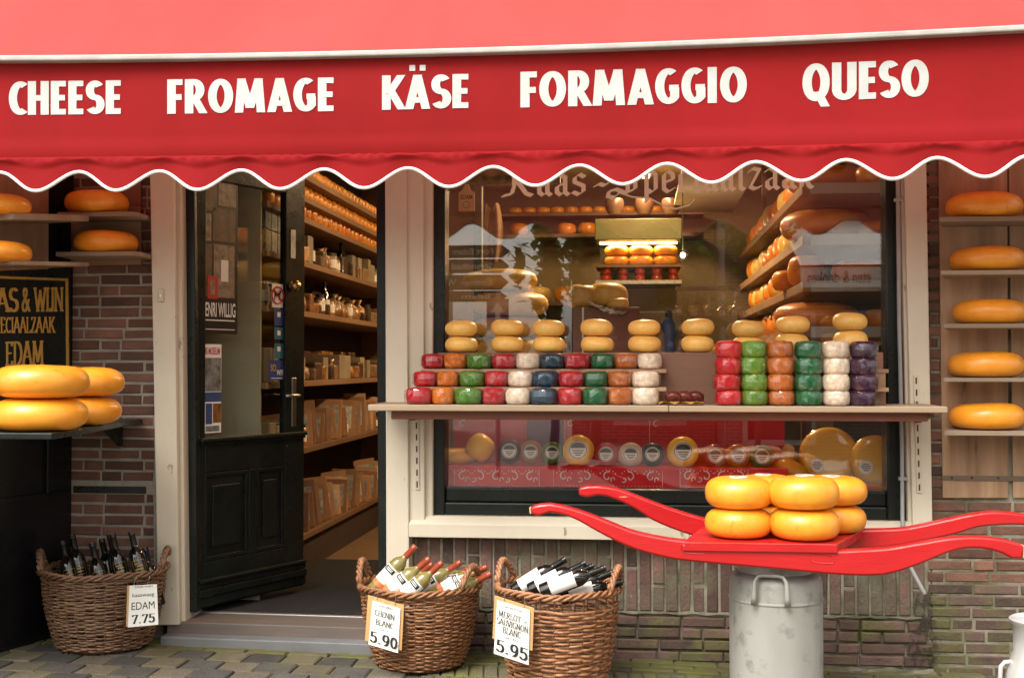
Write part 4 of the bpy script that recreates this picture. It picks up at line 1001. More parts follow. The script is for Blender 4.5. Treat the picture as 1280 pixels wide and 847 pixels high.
fA, fB = rail([(663.5, 633), (672, 630.5), (692, 629.5), (728, 639), (764, 653), (797, 665), (853, 675), (930, 680), (1000, 685), (1044, 688), (1075, 687), (1109, 685), (1148.5, 678.5), (1188, 672), (1220.5, 670.5), (1253, 673.5), (1280, 681)],
              [(664, 642.5), (668, 647), (686, 640.5), (715, 647), (748, 665), (787, 684), (833, 697), (879, 703), (980, 712), (1040, 717.5), (1083, 719.4), (1112.5, 717), (1148.5, 705.7), (1184.5, 691), (1214, 685), (1246.6, 689), (1264, 697.5), (1279, 698)], -1.0, .06)
mb = MB(); a, b = at(1280.2, 681.5, -1.0), at(1279.4, 697.8, -1.0); mb.hexa([b + Vector((0, .006, 0)), b + Vector((.008, .006, .002)), b + Vector((.008, .054, .002)), b + Vector((0, .054, 0)), a + Vector((0, .006, 0)), a + Vector((.008, .006, -.002)), a + Vector((.008, .054, -.002)), a + Vector((0, .054, 0))]); mb.build('end_grain', M['end_grain'], ca, bevel=.002)
a, b = at(663.3, 634, -1.0), at(664, 642.5, -1.0); mb = MB(); mb.hexa([b + Vector((-.007, .006, .002)), b + Vector((0, .006, 0)), b + Vector((0, .054, 0)), b + Vector((-.007, .054, .002)), a + Vector((-.007, .006, -.002)), a + Vector((0, .006, 0)), a + Vector((0, .054, 0)), a + Vector((-.007, .054, -.002))]); mb.build('end_grain', M['end_grain'], ca, bevel=.002)
bA, bB = rail([(723, 610), (731, 607.5), (748, 606.6), (774, 611), (803.7, 622), (839.7, 635.4), (882, 648), (930, 657), (990, 662), (1050, 663), (1083, 661.6), (1129, 660), (1171, 652), (1214, 642.6), (1246.6, 639), (1285, 643), (1318, 652)],
              [(723.6, 619), (728, 623), (745, 619), (764, 622), (790.6, 634), (820, 652), (859, 667), (900, 677), (960, 685), (1030, 688), (1063, 687.5), (1109, 684), (1155, 676), (1194, 667.5), (1227, 658), (1280, 656), (1300, 664), (1317, 665)], -.55, .06)
zP = at(1044, 687, -1.0).z + .012
zQ = zP + .0
c0, c1 = at(853, 673.5, -1.0), at(1046, 686.5, -1.0); c2, c3 = at(1084, 654.5, -.52), at(880, 652, -.52)
zL = at(853, 671, -1.0).z; 
nbd = 5
for k in range(nbd):                                    # platform boards run along the barrow
    f0, f1 = k / nbd + .004, (k + 1) / nbd - .004
    def pl(u, f, dz): 
        pL = c0.lerp(c3, f); pR = c1.lerp(c2, f); p = pL.lerp(pR, u); tgt = zP + .012
        return Vector((p.x, -1.012 + .52 * f, tgt - dz))
    mb = MB(); mb.hexa([pl(0, f0, .035), pl(1, f0, .035), pl(1, f1, .035), pl(0, f1, .035), pl(0, f0, 0), pl(1, f0, 0), pl(1, f1, 0), pl(0, f1, 0)]); mb.build('platform_board', M['red_paint'], ca, bevel=.003)
for px in (880, 1060):
    c = at(px, 690, -1.0).x; MB().box(c - .03, c + .03, -.93, -.56, zP - .07, zP - .025).build('crossbar', M['red_paint'], ca, bevel=.004)
for x0, y0 in ((866, 686), (1027, 698)):
    mb = MB(); c = at(x0, y0, -1.0); ring = [(c.x + math.copysign(.045, math.cos(t)) * (abs(math.cos(t)) ** .4), -1.0005, c.z + .0165 * math.copysign(abs(math.sin(t)) ** .7, math.sin(t)) - .02 * math.cos(t) * .3) for t in [2 * math.pi * i / 28 for i in range(28)]]
    mb.tube(ring, .0022, 5, closed=True); mb.build('tenon', M['red_paint'], ca)
ZP = zP + .0125
g = 'orange cheese wheels in pairs on the red barrow'
def barrow(cx, wpx, Y, H0, H1, who):
    d = (at(cx, 650, Y) - CAM).dot(FW); R = wpx / 2 * d / F; x = at(cx, 650, Y).x
    wheel(BIG, (x, Y, ZP), R, H0, 'orange cheese wheel, lower of the %s pair on the red barrow' % who, g)
    p = (x + rnd(-.004, .004), Y, ZP + H0 - .002)
    me = random.choice(BIG); h0 = max(v.co.z for v in me.vertices)
    o = inst('round_cheese', me, p, (0, 0, rnd(0, 6)), (R, R, H1 / h0)); ORG[o] = Vector(p)
    tag(o, 'labelled orange cheese wheel, upper of the %s pair on the red barrow' % who, 'cheese', g)
    mb = MB(); mb.lathe([(0, .5018), (.27, .5018), (.27, .49)], 24, Matrix.Translation((rnd(-.1, .1), -.1, h0 - .5)))
    s_ = bpy.data.objects.new('sticker', mb.mesh('sticker', M['paper'])); COL.objects.link(s_); s_.parent = o
    mb = MB(); mb.lathe([(0, .5035), (.12, .5035)], 12, Matrix.Translation((rnd(-.1, .1), -.1, h0 - .5))); s2 = bpy.data.objects.new('print', mb.mesh('print', M['gold_print'])); COL.objects.link(s2); s2.parent = s_
barrow(956, 76, -.58, .115, .12, 'rear left')
barrow(1040.5, 83, -.63, .117, .12, 'rear right')
barrow(923, 84, -.83, .12, .128, 'front left')
barrow(1005.5, 89, -.86, .125, .132, 'front right')

Yc = -.74; cx = at(970, 780, Yc).x; dC = (at(970, 780, Yc) - CAM).dot(FW); RC = 58.3 * dC / F
zg = ground_z(cx); zt2 = zP - .078
ch = thing('milk_churn', 'dented grey metal milk churn standing on end under the red barrow', 'churn', (cx, Yc, zg))
zsh = at(970, 723, Yc).z; zsm = at(970, 757, Yc - RC).z
mb = MB(); T = Matrix.Translation((cx, Yc, 0))
mb.lathe([(0, zg + .002), (RC * .99, zg + .002), (RC, zg + .02), (RC * .985, zg + .05), (RC * .985, zsm - .006), (RC * 1.006, zsm - .003), (RC * 1.006, zsm + .003), (RC * .985, zsm + .006), (RC * .98, zsh - .01), (RC * .955, zsh + .012), (RC * .90, zsh + .026), (RC * .80, zsh + .036), (RC * .74, zt2 - .01), (RC * .74, zt2), (0, zt2)], 64, T, 0, 360, lambda a, z: .003 * math.sin(3 * a + z * 9) + .0015 * math.sin(7 * a + 25 * z))
mb.build('body', M['churn'], ch, smooth=True)
def handle(ang):
    ca_, sa_ = math.cos(ang), math.sin(ang); t = Vector((-sa_, ca_, 0)); o = Vector((ca_, sa_, 0)); c = Vector((cx, Yc, 0)); w2 = .062
    zl, zh = zsh - .072, zsh + .046
    pts = [c + o * (RC + .004) + t * -w2 * 1.08 + Vector((0, 0, zl)), c + o * (RC + .012) + t * -w2 * 1.05 + Vector((0, 0, zl + .03)), c + o * (RC + .012) + t * -w2 + Vector((0, 0, zh - .025)), c + o * (RC + .010) + t * -w2 * .8 + Vector((0, 0, zh - .004)), c + o * (RC + .01) + t * -w2 * .5 + Vector((0, 0, zh)),
           c + o * (RC + .01) + t * w2 * .5 + Vector((0, 0, zh)), c + o * (RC + .010) + t * w2 * .8 + Vector((0, 0, zh - .004)), c + o * (RC + .012) + t * w2 + Vector((0, 0, zh - .025)), c + o * (RC + .012) + t * w2 * 1.05 + Vector((0, 0, zl + .03)), c + o * (RC + .004) + t * w2 * 1.08 + Vector((0, 0, zl))]
    MB().tube(pts, [.013, .011] + [.0085] * 6 + [.011, .013], 10).build('handle', M['churn'], ch, smooth=2)
a0 = math.atan2(-RC, -.07); handle(math.radians(-102)); handle(math.radians(78))
# white can at the right edge
Yk = -.78; cx = at(1306, 800, Yk).x; zg = ground_z(cx); mc = thing('milk_can', 'white metal milk can cut off by the right edge at the bottom corner', 'milk can', (cx, Yk, zg)); T = Matrix.Translation((cx, Yk, 0))
zr_ = at(1280, 780, Yk - .1).z
dK = (at(1306, 800, Yk) - CAM).dot(FW); rl = 42 * dK / F; rn = 37 * dK / F
mb = MB(); mb.lathe([(0, zg), (.155, zg), (.16, zg + .02), (.16, zr_ - .30), (.145, zr_ - .2), (rn, zr_ - .13), (rn, zr_ - .025), (rl * .97, zr_ - .012), (rl, zr_), (rl * .94, zr_ + .006), (rn * .9, zr_ - .005), (rn * .85, zr_ - .1), (0, zr_ - .1)], 48, T); mb.build('body', M['can_white'], mc, smooth=True)
p = at(1251, 845, Yk); MB().tube([at(1266, 826, Yk), at(1256, 827, Yk), at(1251, 832, Yk), at(1250, 848, Yk), at(1253, 870, Yk)], .009, 10).build('handle', M['can_white'], mc, smooth=2)

# ================================================================== BASKETS AND BOTTLES
def basket(c, r0, r1, H, label, ms=('wicker', 'stake'), nrow=30, ns=26, hang=(0, math.pi), k=1, hh=.1, open_top=0, lean=(0, 0)):
    rn_ = random.Random(k); bk = thing('wicker_basket', label, 'basket', c)
    def rad(z): t = z / H; return r0 + (r1 - r0) * (t ** .8) + .012 * math.sin(t * math.pi)
    def P(a, r, z): return Vector((c.x + r * math.cos(a) + lean[0] * z, c.y + r * math.sin(a) + lean[1] * z, c.z + z))
    st = MB(); pair = []
    for i in range(ns):
        a = 2 * math.pi * (i + .5) / ns
        st.tube([P(a + .004 * math.sin(j), rad(z) - .001, z) for j, z in enumerate([H * q / 8 for q in range(9)])], .0042, 5)
    tag(st.build('stakes', M[ms[1]], bk, smooth=2), kind='stuff')
    wv = MB(); dz = (H - .03) / nrow
    for row in range(nrow):
        z0 = .012 + dz * (row + .5)
        if open_top and row > nrow - open_top: continue
        n = ns * 6; ph = (row % 2) * math.pi; th = dz * rn_.uniform(.36, .62); w1, w2 = rn_.uniform(0, 6.28), rn_.uniform(0, 6.28)
        path = []
        for i in range(n):
            a = 2 * math.pi * i / n
            path.append(P(a, rad(z0) + rn_.uniform(-.0012, .0012) + .0062 * math.cos(ns * a / 2 * 1.0 + ph) if ns % 2 == 0 else rad(z0), z0 + dz * .28 * math.sin(3 * a + w1) + dz * .2 * math.sin(7 * a + w2)))
        wv.tube(path, th, 6, closed=True, sq=.62)
    tag(wv.build('weave', M[ms[0]], bk, smooth=2), kind='stuff')
    rm = MB(); n = 120
    for ph in (0, 2.1, 4.2):
        rm.tube([P(2 * math.pi * i / n, r1 + .006 + .010 * math.cos(14 * 2 * math.pi * i / n + ph), H - .008 + .010 * math.sin(14 * 2 * math.pi * i / n + ph) + .004 * math.sin(5 * 2 * math.pi * i / n)) for i in range(n)], .0072, 6, closed=True)
    rm.build('rim', M[ms[0]], bk, smooth=2)
    for a0_ in hang:
        hd = MB(); m_ = 26
        for ph in (0, 2.1, 4.2):
            pts = []
            for i in range(m_ + 1):
                t = i / m_; an = a0_ + (t - .5) * .62; up = hh * math.sin(t * math.pi) ** .7
                q = P(an, r1 + .01, H + up)
                pts.append(q + Vector((math.cos(a0_), math.sin(a0_), 0)) * (.009 * math.cos(t * 22 + ph)) + Vector((0, 0, .009 * math.sin(t * 22 + ph))))
            hd.tube(pts, .0085, 6)
        hd.build('handle', M[ms[0]], bk, smooth=2)
    MB().lathe([(0, .004), (r0 * .98, .004), (r0, .012), (r0 * .97, .02), (0, .02)], 30, Matrix.Translation(c)).build('base', M[ms[1]], bk)
    mb = MB(); mb.lathe([(r1 * .45, H * .52), (r1 * .9, H * .62), (r1 * .93, H * .9)], 30, Matrix.Translation(c))
    sh_ = []
    for i in range(26):
        a = rn_.uniform(0, 6.28); r = rn_.uniform(.03, r0 * .97); z = rn_.uniform(.0, .003)
        sh_.append(a)
    return bk
def bottle(tip, dirv, L, R, label, group, glass='bottle_dark', cap='capsule_black', lab=None, band=None, gold=False, blk=None):
    """tip = top of the neck, dirv = from base to tip"""
    dv = Vector(dirv).normalized(); base = Vector(tip) - dv * L
    q = dv.to_track_quat('Z', 'Y').to_matrix().to_4x4(); T = Matrix.Translation(base) @ q
    bt = thing('wine_bottle', label, 'bottle', base, group)
    pr = [(0, .012), (R * .6, .004), (R * .9, 0), (R, .008), (R, L * .56), (R * .97, L * .61), (R * .8, L * .67), (R * .5, L * .72), (R * .38, L * .76), (R * .37, L * .985), (R * .3, L * .992), (0, L * .992)]
    MB().lathe(pr, 24, T).build('glass', M[glass], bt, smooth=True)
    MB().lathe([(R * .40, L * .765), (R * .415, L * .77), (R * .40, L * .93), (R * .43, L * .935), (R * .43, L * .965), (R * .41, L * .97), (R * .40, L), (0, L)], 20, T).build('capsule', M[cap], bt, smooth=True)
    # label turned to the street
    inv = T.inverted(); loc = inv @ Vector((base.x * .3 - .3, -5, base.z + 3.5)); a = math.degrees(math.atan2(loc.y, loc.x))
    if lab:
        MB().lathe([(R * 1.008, L * .14), (R * 1.012, L * .145), (R * 1.012, L * .52), (R * 1.008, L * .525)], 20, T, a - 80, a + 80).build('label', M[lab], bt, smooth=True)
        if band:
            MB().lathe([(R * 1.02, L * .14), (R * 1.02, L * .22)], 20, T, a - 80, a + 80).build('label_band', M[band], bt, smooth=2)
            MB().lathe([(R * 1.022, L * .42), (R * 1.022, L * .50)], 16, T, a - 46, a + 46).build('label_crest', M['label_black'], bt, smooth=2)
            for zz_ in (.45, .475): MB().lathe([(R * 1.03, L * (zz_ - .006)), (R * 1.03, L * (zz_ + .004))], 8, T, a - 30, a + 30).build('label_text', M['print_white'], bt)
            for zz_ in (.27, .31, .35, .385): MB().lathe([(R * 1.022, L * (zz_ - .0025)), (R * 1.022, L * (zz_ + .0025))], 10, T, a - 34, a + 34).build('label_text', M['churn'], bt)
    if gold:
        g_ = MB(); Rr = R * 1.012
        def gp(an, z): an = math.radians(an + a); return T @ Vector((Rr * math.cos(an), Rr * math.sin(an), z))
        for z0_, z1_, a0_, a1_ in ((.18, .19, -45, 45), (.5, .51, -45, 45), (.24, .27, -30, 20), (.30, .315, -25, 34), (.345, .37, -34, 26), (.40, .425, -16, 30), (.445, .46, -30, 12)):
            g_.lathe([(Rr, L * z0_), (Rr, L * z1_)], 8, T, a + a0_, a + a1_)
        for an in (-45, 45): g_.lathe([(Rr, L * .18), (Rr, L * .51)], 1, T, a + an - 2, a + an + 2)
        tag(g_.build('gold_print', M['gold_print'], bt), kind='stuff')
    return bt
def base_at(px, py, r):        # centre of a round base whose front edge is seen at this pixel on the sloping ground
    z = .05
    for _ in range(4): p = atz(px, py, z); z = ground_z(p.x)
    q = at(px, py, p.y + r); return Vector((q.x, p.y + r, z))
def dist(p): return (p - CAM).dot(FW)
def card(root_label, wood, paper, Y, texts, tilt=-.06):
    wd = [at(x, y, Y + .006) for x, y in wood]; pp = [at(x, y, Y) for x, y in paper]
    cd_ = thing('price_card', root_label, 'price card', pp[3])
    mb = MB(); mb.prism(wd[::-1], (0, .007, 0)); mb.build('backing_board', M['card_wood'], cd_, bevel=.001)
    mb = MB(); mb.prism([p + Vector((0, -.0008, 0)) for p in pp[::-1]], (0, .003, 0)); mb.build('paper', M['paper'], cd_)
    for body, v0, v1, u0, u1, kind in texts:
        mb = MB()
        def fn(u, v, k=0):
            uu = u0 + (u1 - u0) * u; vv = v1 + (v0 - v1) * v
            p = pp[0].lerp(pp[1], uu).lerp(pp[3].lerp(pp[2], uu), vv); return p - Vector((0, .0018 + k, 0))
        if kind == 'big': put_nib(mb, nib_text(body, SER, .18, .075, 0, .08, 0), fn)
        elif kind == 'ser': put_nib(mb, nib_text(body, SER, .135, .05, 0, .03), fn)
        else: put_text(mb, body, fn, 0)
        mb.build('lettering', M['ink'], cd_)
    h = MB()
    for u in (.25, .75):
        p = wd[0].lerp(wd[1], u); h.tube([p + Vector((0, -.002, -.01)), p + Vector((.002, -.004, .012)), p + Vector((.001, .012, .03)), p + Vector((0, .03, .034))], .0012, 4)
    h.build('wire_hook', M['steel_strip'], cd_)
# middle basket: white wine
rb = 52 * 5.75 / F; rt = 74 * 5.7 / F
cB = base_at(525, 842, rb); dB = dist(cB)
rb = 52.5 * dB / F; rt = 73 * dB / F; H = 104 * (dB - rt) / F * 1.02
basket(cB, rb, rt, H, 'brown wicker basket of white wine bottles priced five ninety', nrow=36, ns=36, hang=(math.radians(176), math.radians(-22)), k=3, hh=.095)
g = 'white wine bottles in the middle basket'
desc = ('leftmost white wine bottle, standing highest in the middle basket', 'second white wine bottle from the left in the middle basket', 'third white wine bottle from the left, its label facing front', 'white wine bottle at the back of the middle basket, behind the third', 'white wine bottle in the middle of the basket beside the wicker handle', 'white wine bottle behind the right wicker handle', 'white wine bottle with its red neck far to the right, upper one', 'white wine bottle with its red neck far to the right, lowest one')
tips = ((519.5, 682, -.10, 47), (537, 697.5, -.12, 40), (553, 702.5, -.15, 42), (541, 704, .06, 40), (576, 702, .0, 33), (594, 705.5, .07, 31), (608.5, 708, .0, 27), (613.5, 716.5, -.08, 26))
for (px, py, dy, an), ds in zip(tips, desc):
    t = at(px, py, cB.y + dy); a = math.radians(an)
    bottle(t, (math.cos(a), .10, math.sin(a)), .285, .0365, ds, g, 'bottle_green', 'capsule_red', 'label_white', 'label_orange')
card('price card reading chenin blanc 5.90 hanging on the middle basket', [(460, 743.5), (505, 756), (502, 812.6), (456, 800)], [(465.5, 750), (500.5, 760), (497.5, 815.5), (460.5, 804.5)], cB.y - rt - .035,
     [('ZUID-AFRIKA', .04, .09, .25, .75, 't'), ('CHENIN', .18, .30, .12, .82, 'ser'), ('BLANC', .38, .50, .18, .80, 'ser'), ('per fl', .57, .62, .4, .62, 't'), ('5.90', .69, .92, .03, .97, 'big')])
# right basket: red wine
rb = 57 * 5.5 / F
cR = base_at(698, 862, rb); dR = dist(cR); rb = 58 * dR / F; rt = 74.5 * dR / F; H = 120 * (dR - rt) / F * 1.02
basket(cR, rb, rt, H, 'tall brown wicker basket of dark wine bottles priced five ninety five', ms=('wicker_light', 'stake'), nrow=29, ns=26, hang=(math.radians(160), math.radians(-14)), k=5, hh=.09, open_top=5)
g = 'dark wine bottles in the right basket'
for px, py, dy, an, L, ds, lb in ((707.5, 698, .06, 32, .28, 'dark wine bottle at the back left of the right basket, its neck highest', 'label_white'), (732, 703, .0, 27, .28, 'dark wine bottle second from the back in the right basket', 'label_white'), (757, 709, -.14, 21, .30, 'large dark wine bottle lying across the front of the right basket with a white label', 'label_white'),
                                  (768, 714, .0, 22, .28, 'dark wine bottle behind the right handle of the right basket', 'label_white'), (778, 727, -.05, 14, .28, 'dark wine bottle lowest at the right rim of the right basket', 'label_white'), (742, 706.5, .1, 25, .28, 'dark wine bottle between the necks at the back of the right basket', None)):
    t = at(px, py, cR.y + dy); a = math.radians(an)
    bottle(t, (math.cos(a), .08, math.sin(a)), L, .037, ds, g, 'bottle_dark', 'capsule_black', lb)
card('price card reading merlot or sauvignon blanc 5.95 hanging on the right basket', [(618, 743.5), (667.5, 759.5), (665.6, 813), (615.5, 797.5)], [(621.5, 749.5), (662.3, 762), (660.7, 830.5), (617.2, 816)], cR.y - rt - .035,
     [('ARGENTINIË', .05, .09, .22, .78, 't'), ('MERLOT', .17, .28, .07, .74, 'ser'), ('of', .215, .27, .83, .92, 't'), ('SAUVIGNON', .31, .42, .03, .97, 'ser'), ('BLANC', .45, .56, .22, .76, 'ser'), ('per fles', .61, .66, .32, .68, 't'), ('5.95', .72, .93, .05, .97, 'big')])
# left basket: dark bottles with gold print
cL = base_at(130, 819, 54 * 6 / F); dL = dist(cL); rb = 54 * dL / F; rt = 74 * dL / F; H = 103 * (dL - rt) / F * 1.0
basket(cL, rb, rt, H, 'grey brown wicker basket of dark bottles by the black wall at the left', ms=('wicker_dark', 'stake'), nrow=36, ns=36, hang=(math.radians(200), math.radians(12)), k=8, hh=.082)
g = 'dark bottles with gold print in the left basket'
for px, py, dy, ds in ((90, 668, .05, 'dark bottle farthest left in the left basket, leaning on the black wall'), (115, 678, -.05, 'dark bottle second from the left in the left basket, its neck lowest'), (140.5, 667, .0, 'dark bottle third from the left in the left basket, gold print in front'), (137, 667.5, .09, 'dark bottle mostly hidden behind the third one in the left basket'), (164, 664, -.02, 'dark bottle at the right in the left basket with a gold framed print'), (78, 676, .0, 'dark bottle lowest at the far left inside the left basket'), (127, 673, .10, 'dark bottle at the back of the left basket between two necks'), (181, 684, .06, 'dark bottle low beside the right handle of the left basket')):
    t = at(px, py, cL.y + dy)
    bottle(t, (-.30, .12, 1), .29, .038, ds, g, 'bottle_dark', 'capsule_black', None, gold=True)
card('price card reading edam 7.75 hanging on the left basket', [(159, 732), (193, 730.5), (194, 781), (157.5, 783)], [(162, 731.5), (196, 729.5), (198, 780), (160, 783.6)], cL.y - rt * .86 - .03,
     [('DEZE WIJN', .02, .075, .2, .85, 't'), ('kaaswaag', .19, .31, .12, .9, 't'), ('EDAM', .41, .59, .1, .9, 't'), ('7.75', .72, .92, .12, .9, 'big')])

# ================================================================== DOOR
hb = at(243, 763, .06); zD = hb.z
fe = atz(379.5, 731.5, zD)
du = (fe - hb); DWID = du.length; du.normalize(); dn = Vector((du.y, -du.x, 0))          # dn points to the street side
dr = thing('shop_door', 'black panelled shop door with a glass upper half standing open inwards', 'door', hb)
def dpt(px, py): 
    p = atplane(px, py, hb, dn); return (p - hb).dot(du), p.z
def D(u, w_, z): return hb + du * u - dn * w_ + Vector((0, 0, z - zD))     # w_ = depth behind the street face
def dbox(mb, u0, u1, w0, w1, z0, z1):
    return mb.hexa([D(u0, w0, z0), D(u1, w0, z0), D(u1, w1, z0), D(u0, w1, z0), D(u0, w0, z1), D(u1, w0, z1), D(u1, w1, z1), D(u0, w1, z1)])
TD = .045; ZDT = 2.49
us0, us1 = .0, dpt(256, 500)[0] + .004
ue0, ue1 = dpt(357, 450)[0], DWID
zmid = dpt(300, 549)[1]; zg0 = dpt(300, 542)[1]
zk1 = dpt(300, 712)[1]; zk0 = zD + .004
for u0, u1 in ((us0, us1), (ue0, ue1)): dbox(MB(), u0, u1, 0, TD, zk0, ZDT).build('stile', M['black_paint'], dr, bevel=.004)
def drail(name, z0, z1, w0=0, w1=TD, u0=us1 + .001, u1=ue0 - .001, b=.004): return dbox(MB(), u0, u1, w0, w1, z0, z1).build(name, M['black_paint'], dr, bevel=b)
zp1 = dpt(286, 588)[1]; zp0 = dpt(286, 697)[1]
drail('bottom_rail', zk0, zp0); drail('lock_rail', zp1, zg0 - .02); drail('top_rail', ZDT - .1, ZDT)
drail('rail_moulding', zg0 - .03, zg0 - .008, -.028, .0, .02, DWID, .006)
drail('rail_moulding', zg0 - .045, zg0 - .031, -.014, .0, .03, DWID, .004)
for k, (za, zc, ww) in enumerate(((.015, .06, .016), (.062, .10, .026), (.102, .13, .018), (.132, .15, .03))):
    drail('kick_moulding', zD + za, zD + zc, -ww, -.0005, .012, DWID, .005)
um = dpt(316, 640)[0]
drail('muntin', zp0 + .001, zp1 - .001, 0, TD, um - .028, um + .028)
for u0, u1 in ((us1, um - .029), (um + .029, ue0)):
    pn = dbox(MB(), u0 + .001, u1 - .001, .014, .032, zp0 + .001, zp1 - .001).build('panel', M['black_paint'], dr)
    m_ = MB()
    for a, b, c, d in ((u0 + .002, u1 - .002, zp0 + .002, zp0 + .024), (u0 + .002, u1 - .002, zp1 - .024, zp1 - .002), (u0 + .002, u0 + .022, zp0 + .025, zp1 - .025), (u1 - .022, u1 - .002, zp0 + .025, zp1 - .025)): dbox(m_, a, b, .003, .0135, c, d)
    m_.build('moulding', M['black_paint'], pn, bevel=.004)
    dbox(MB(), u0 + .06, u1 - .06, .004, .0135, zp0 + .07, zp1 - .07).build('raised_field', M['black_paint'], pn, bevel=.006)
dbox(MB(), us1 - .004, ue0 + .004, .02, .026, zg0 - .018, ZDT - .098).build('glass_pane', M['door_glass'], dr)
u_, z_ = dpt(365, 357); T = Matrix.Translation(D(u_, -.002, z_)) @ dn.to_track_quat('Z', 'Y').to_matrix().to_4x4()
MB().lathe([(0, .05), (.02, .048), (.03, .035), (.028, .02), (.012, .012), (.012, .004), (.024, .003), (.025, 0)], 24, T).build('knob', M['brass'], dr, smooth=True)
u_, za = dpt(367, 472); _, zc = dpt(367, 533)
hd = dbox(MB(), u_ - .018, u_ + .018, -.006, -.0005, zc, za).build('handle_plate', M['chrome'], dr, bevel=.002)
_, zh = dpt(360, 494); MB().tube([D(u_, -.004, zh), D(u_, -.045, zh), D(u_ - .03, -.052, zh), D(u_ - .12, -.05, zh)], .0085, 8).build('lever', M['chrome'], hd, smooth=2)
u2, z2_ = dpt(366, 305); dbox(MB(), u2 - .02, u2 + .02, -.004, -.0005, z2_ - .08, z2_ + .08).build('strike_plate', M['churn'], dr, bevel=.001)
# things stuck on the glass
def pq(px0, px1, py0, py1, k=0):
    (u0, z1_), (u1, _), (_, z0_) = dpt(px0, py0), dpt(px1, (py0 + py1) / 2), dpt((px0 + px1) / 2, py1)
    return u0, u1, z0_, z1_
def flat(name, m, px0, px1, py0, py1, parent=None, w_=.018, th=.0012):
    u0, u1 = dpt(px0, (py0 + py1) / 2)[0], dpt(px1, (py0 + py1) / 2)[0]; z0_ = dpt((px0 + px1) / 2, py1)[1]; z1_ = dpt((px0 + px1) / 2, py0)[1]
    return dbox(MB(), u0, u1, w_ - th, w_, z0_, z1_).build(name, M[m], parent)
def dtext(body, px0, px1, py0, py1, m, parent, w_, off=.015):
    u0, u1 = dpt(px0, (py0 + py1) / 2)[0], dpt(px1, (py0 + py1) / 2)[0]; z0_ = dpt((px0 + px1) / 2, py1)[1]; z1_ = dpt((px0 + px1) / 2, py0)[1]
    mb = MB(); put_text(mb, body, lambda u, v: D(u0 + (u1 - u0) * u, w_, z0_ + (z1_ - z0_) * v), off); return mb.build('lettering', M[m], parent)
ps = thing('poster', 'large dark poster of brown photographs with white lettering on the door glass', 'poster', D(.2, .017, 1.9))
flat('sheet', 'poster_black', 249, 300, 205, 417, ps)
for x0, x1, y0, y1, m in ((250, 274, 213, 262, 'poster_photo'), (276, 298, 207, 258, 'poster_photo_pale'), (251, 267, 266, 300, 'poster_photo_pale'), (269, 297, 261, 302, 'poster_photo'), (252, 268, 304, 370, 'poster_photo'), (270, 296, 306, 372, 'poster_photo_pale'), (279, 288, 325, 352, 'print_white')):
    flat('photograph', m, x0, x1, y0, y1, ps, .0164 if m != 'print_white' else .0150, .0006)
flat('emblem', 'print_red', 262, 275, 345, 373, ps, .0148, .0006); flat('emblem_mark', 'poster_photo_pale', 265, 271, 350, 368, ps, .014, .0005)
dtext('HENRI WILLIG', 254.5, 297, 378, 396, 'print_white', ps, .0150, .02); flat('line', 'print_white', 257, 296, 399.5, 401, ps, .016, .0004); flat('line', 'print_white', 257, 296, 411, 412, ps, .016, .0004)
p2_ = thing('poster', 'small museum poster with a red title and blue strip low on the door glass', 'poster', D(.2, .017, 1.4))
flat('sheet', 'paper', 254, 279.5, 430, 541, p2_); dtext('AMS MUSEUM', 255, 277.5, 434, 443, 'print_red', p2_, .0150)
flat('photograph', 'poster_grey', 255, 279, 447, 489, p2_, .0164, .0006); flat('strip', 'poster_blue', 255, 279.3, 490, 502, p2_, .0164, .0006)
flat('photograph', 'poster_blue', 260, 268, 504, 530, p2_, .0164, .0006); flat('photograph', 'pack_amber', 269, 279, 504, 528, p2_, .0164, .0006); flat('caption', 'poster_grey', 260, 277, 532, 539, p2_, .0162, .0004)
ds_ = thing('sticker', 'white sticker with a crossed out black dog on the door glass', 'sticker', D(.6, .017, 1.8)); flat('sheet', 'paper', 343, 356.5, 354.5, 384, ds_)
cc = dpt(349.8, 369); rr = .05
def dd(pts, m, nm, w_): mb = MB(); mb.poly([D(cc[0] + x * rr, w_, cc[1] + z * rr) for x, z in pts]); return mb.build(nm, M[m], ds_)
dd([(-.55, -.5), (-.4, -.5), (-.36, -.1), (.15, -.12), (.2, -.5), (.36, -.5), (.36, .1), (.58, .35), (.6, .5), (.35, .6), (.25, .28), (-.4, .22), (-.6, .45), (-.66, .4), (-.5, .1)], 'ink', 'dog', .0155)
mb = MB(); mb.tube([D(cc[0] + .92 * rr * math.cos(t), .0155, cc[1] + .92 * rr * math.sin(t)) for t in [6.283 * i / 28 for i in range(28)]], .005, 4, closed=True); mb.build('ring', M['print_red'], ds_)
mb = MB(); mb.tube([D(cc[0] + .65 * rr, .0145, cc[1] - .65 * rr), D(cc[0] - .65 * rr, .0145, cc[1] + .65 * rr)], .005, 4); mb.build('bar', M['print_red'], ds_)
for y0, y1, m, lb in ((386, 407, 'sticker_blue', 'small blue sticker below the dog sticker'), (409, 424, 'sticker_teal', 'small dark teal sticker in the middle of the sticker column'), (429, 448, 'sticker_teal', 'small light blue sticker above the wifi sticker')):
    s_ = thing('sticker', lb, 'sticker', D(.6, .017, 1.6)); flat('sheet', m, 346, 357, y0, y1, s_); flat('mark', 'print_white', 349.5, 353.5, y0 + 4, y0 + 10, s_, .0164, .0004)
s_ = thing('sticker', 'blue sticker offering wifi, lowest on the door glass', 'sticker', D(.6, .017, 1.45)); flat('sheet', 'sticker_blue', 339.5, 358.5, 450, 475, s_)
dtext('SO', 341, 348, 455, 464, 'gold', s_, .0160, .03); dtext('WIFI', 348.5, 357.5, 462, 469, 'print_white', s_, .0160, .02); flat('line', 'print_white', 342, 356, 472, 473, s_, .0164, .0004)

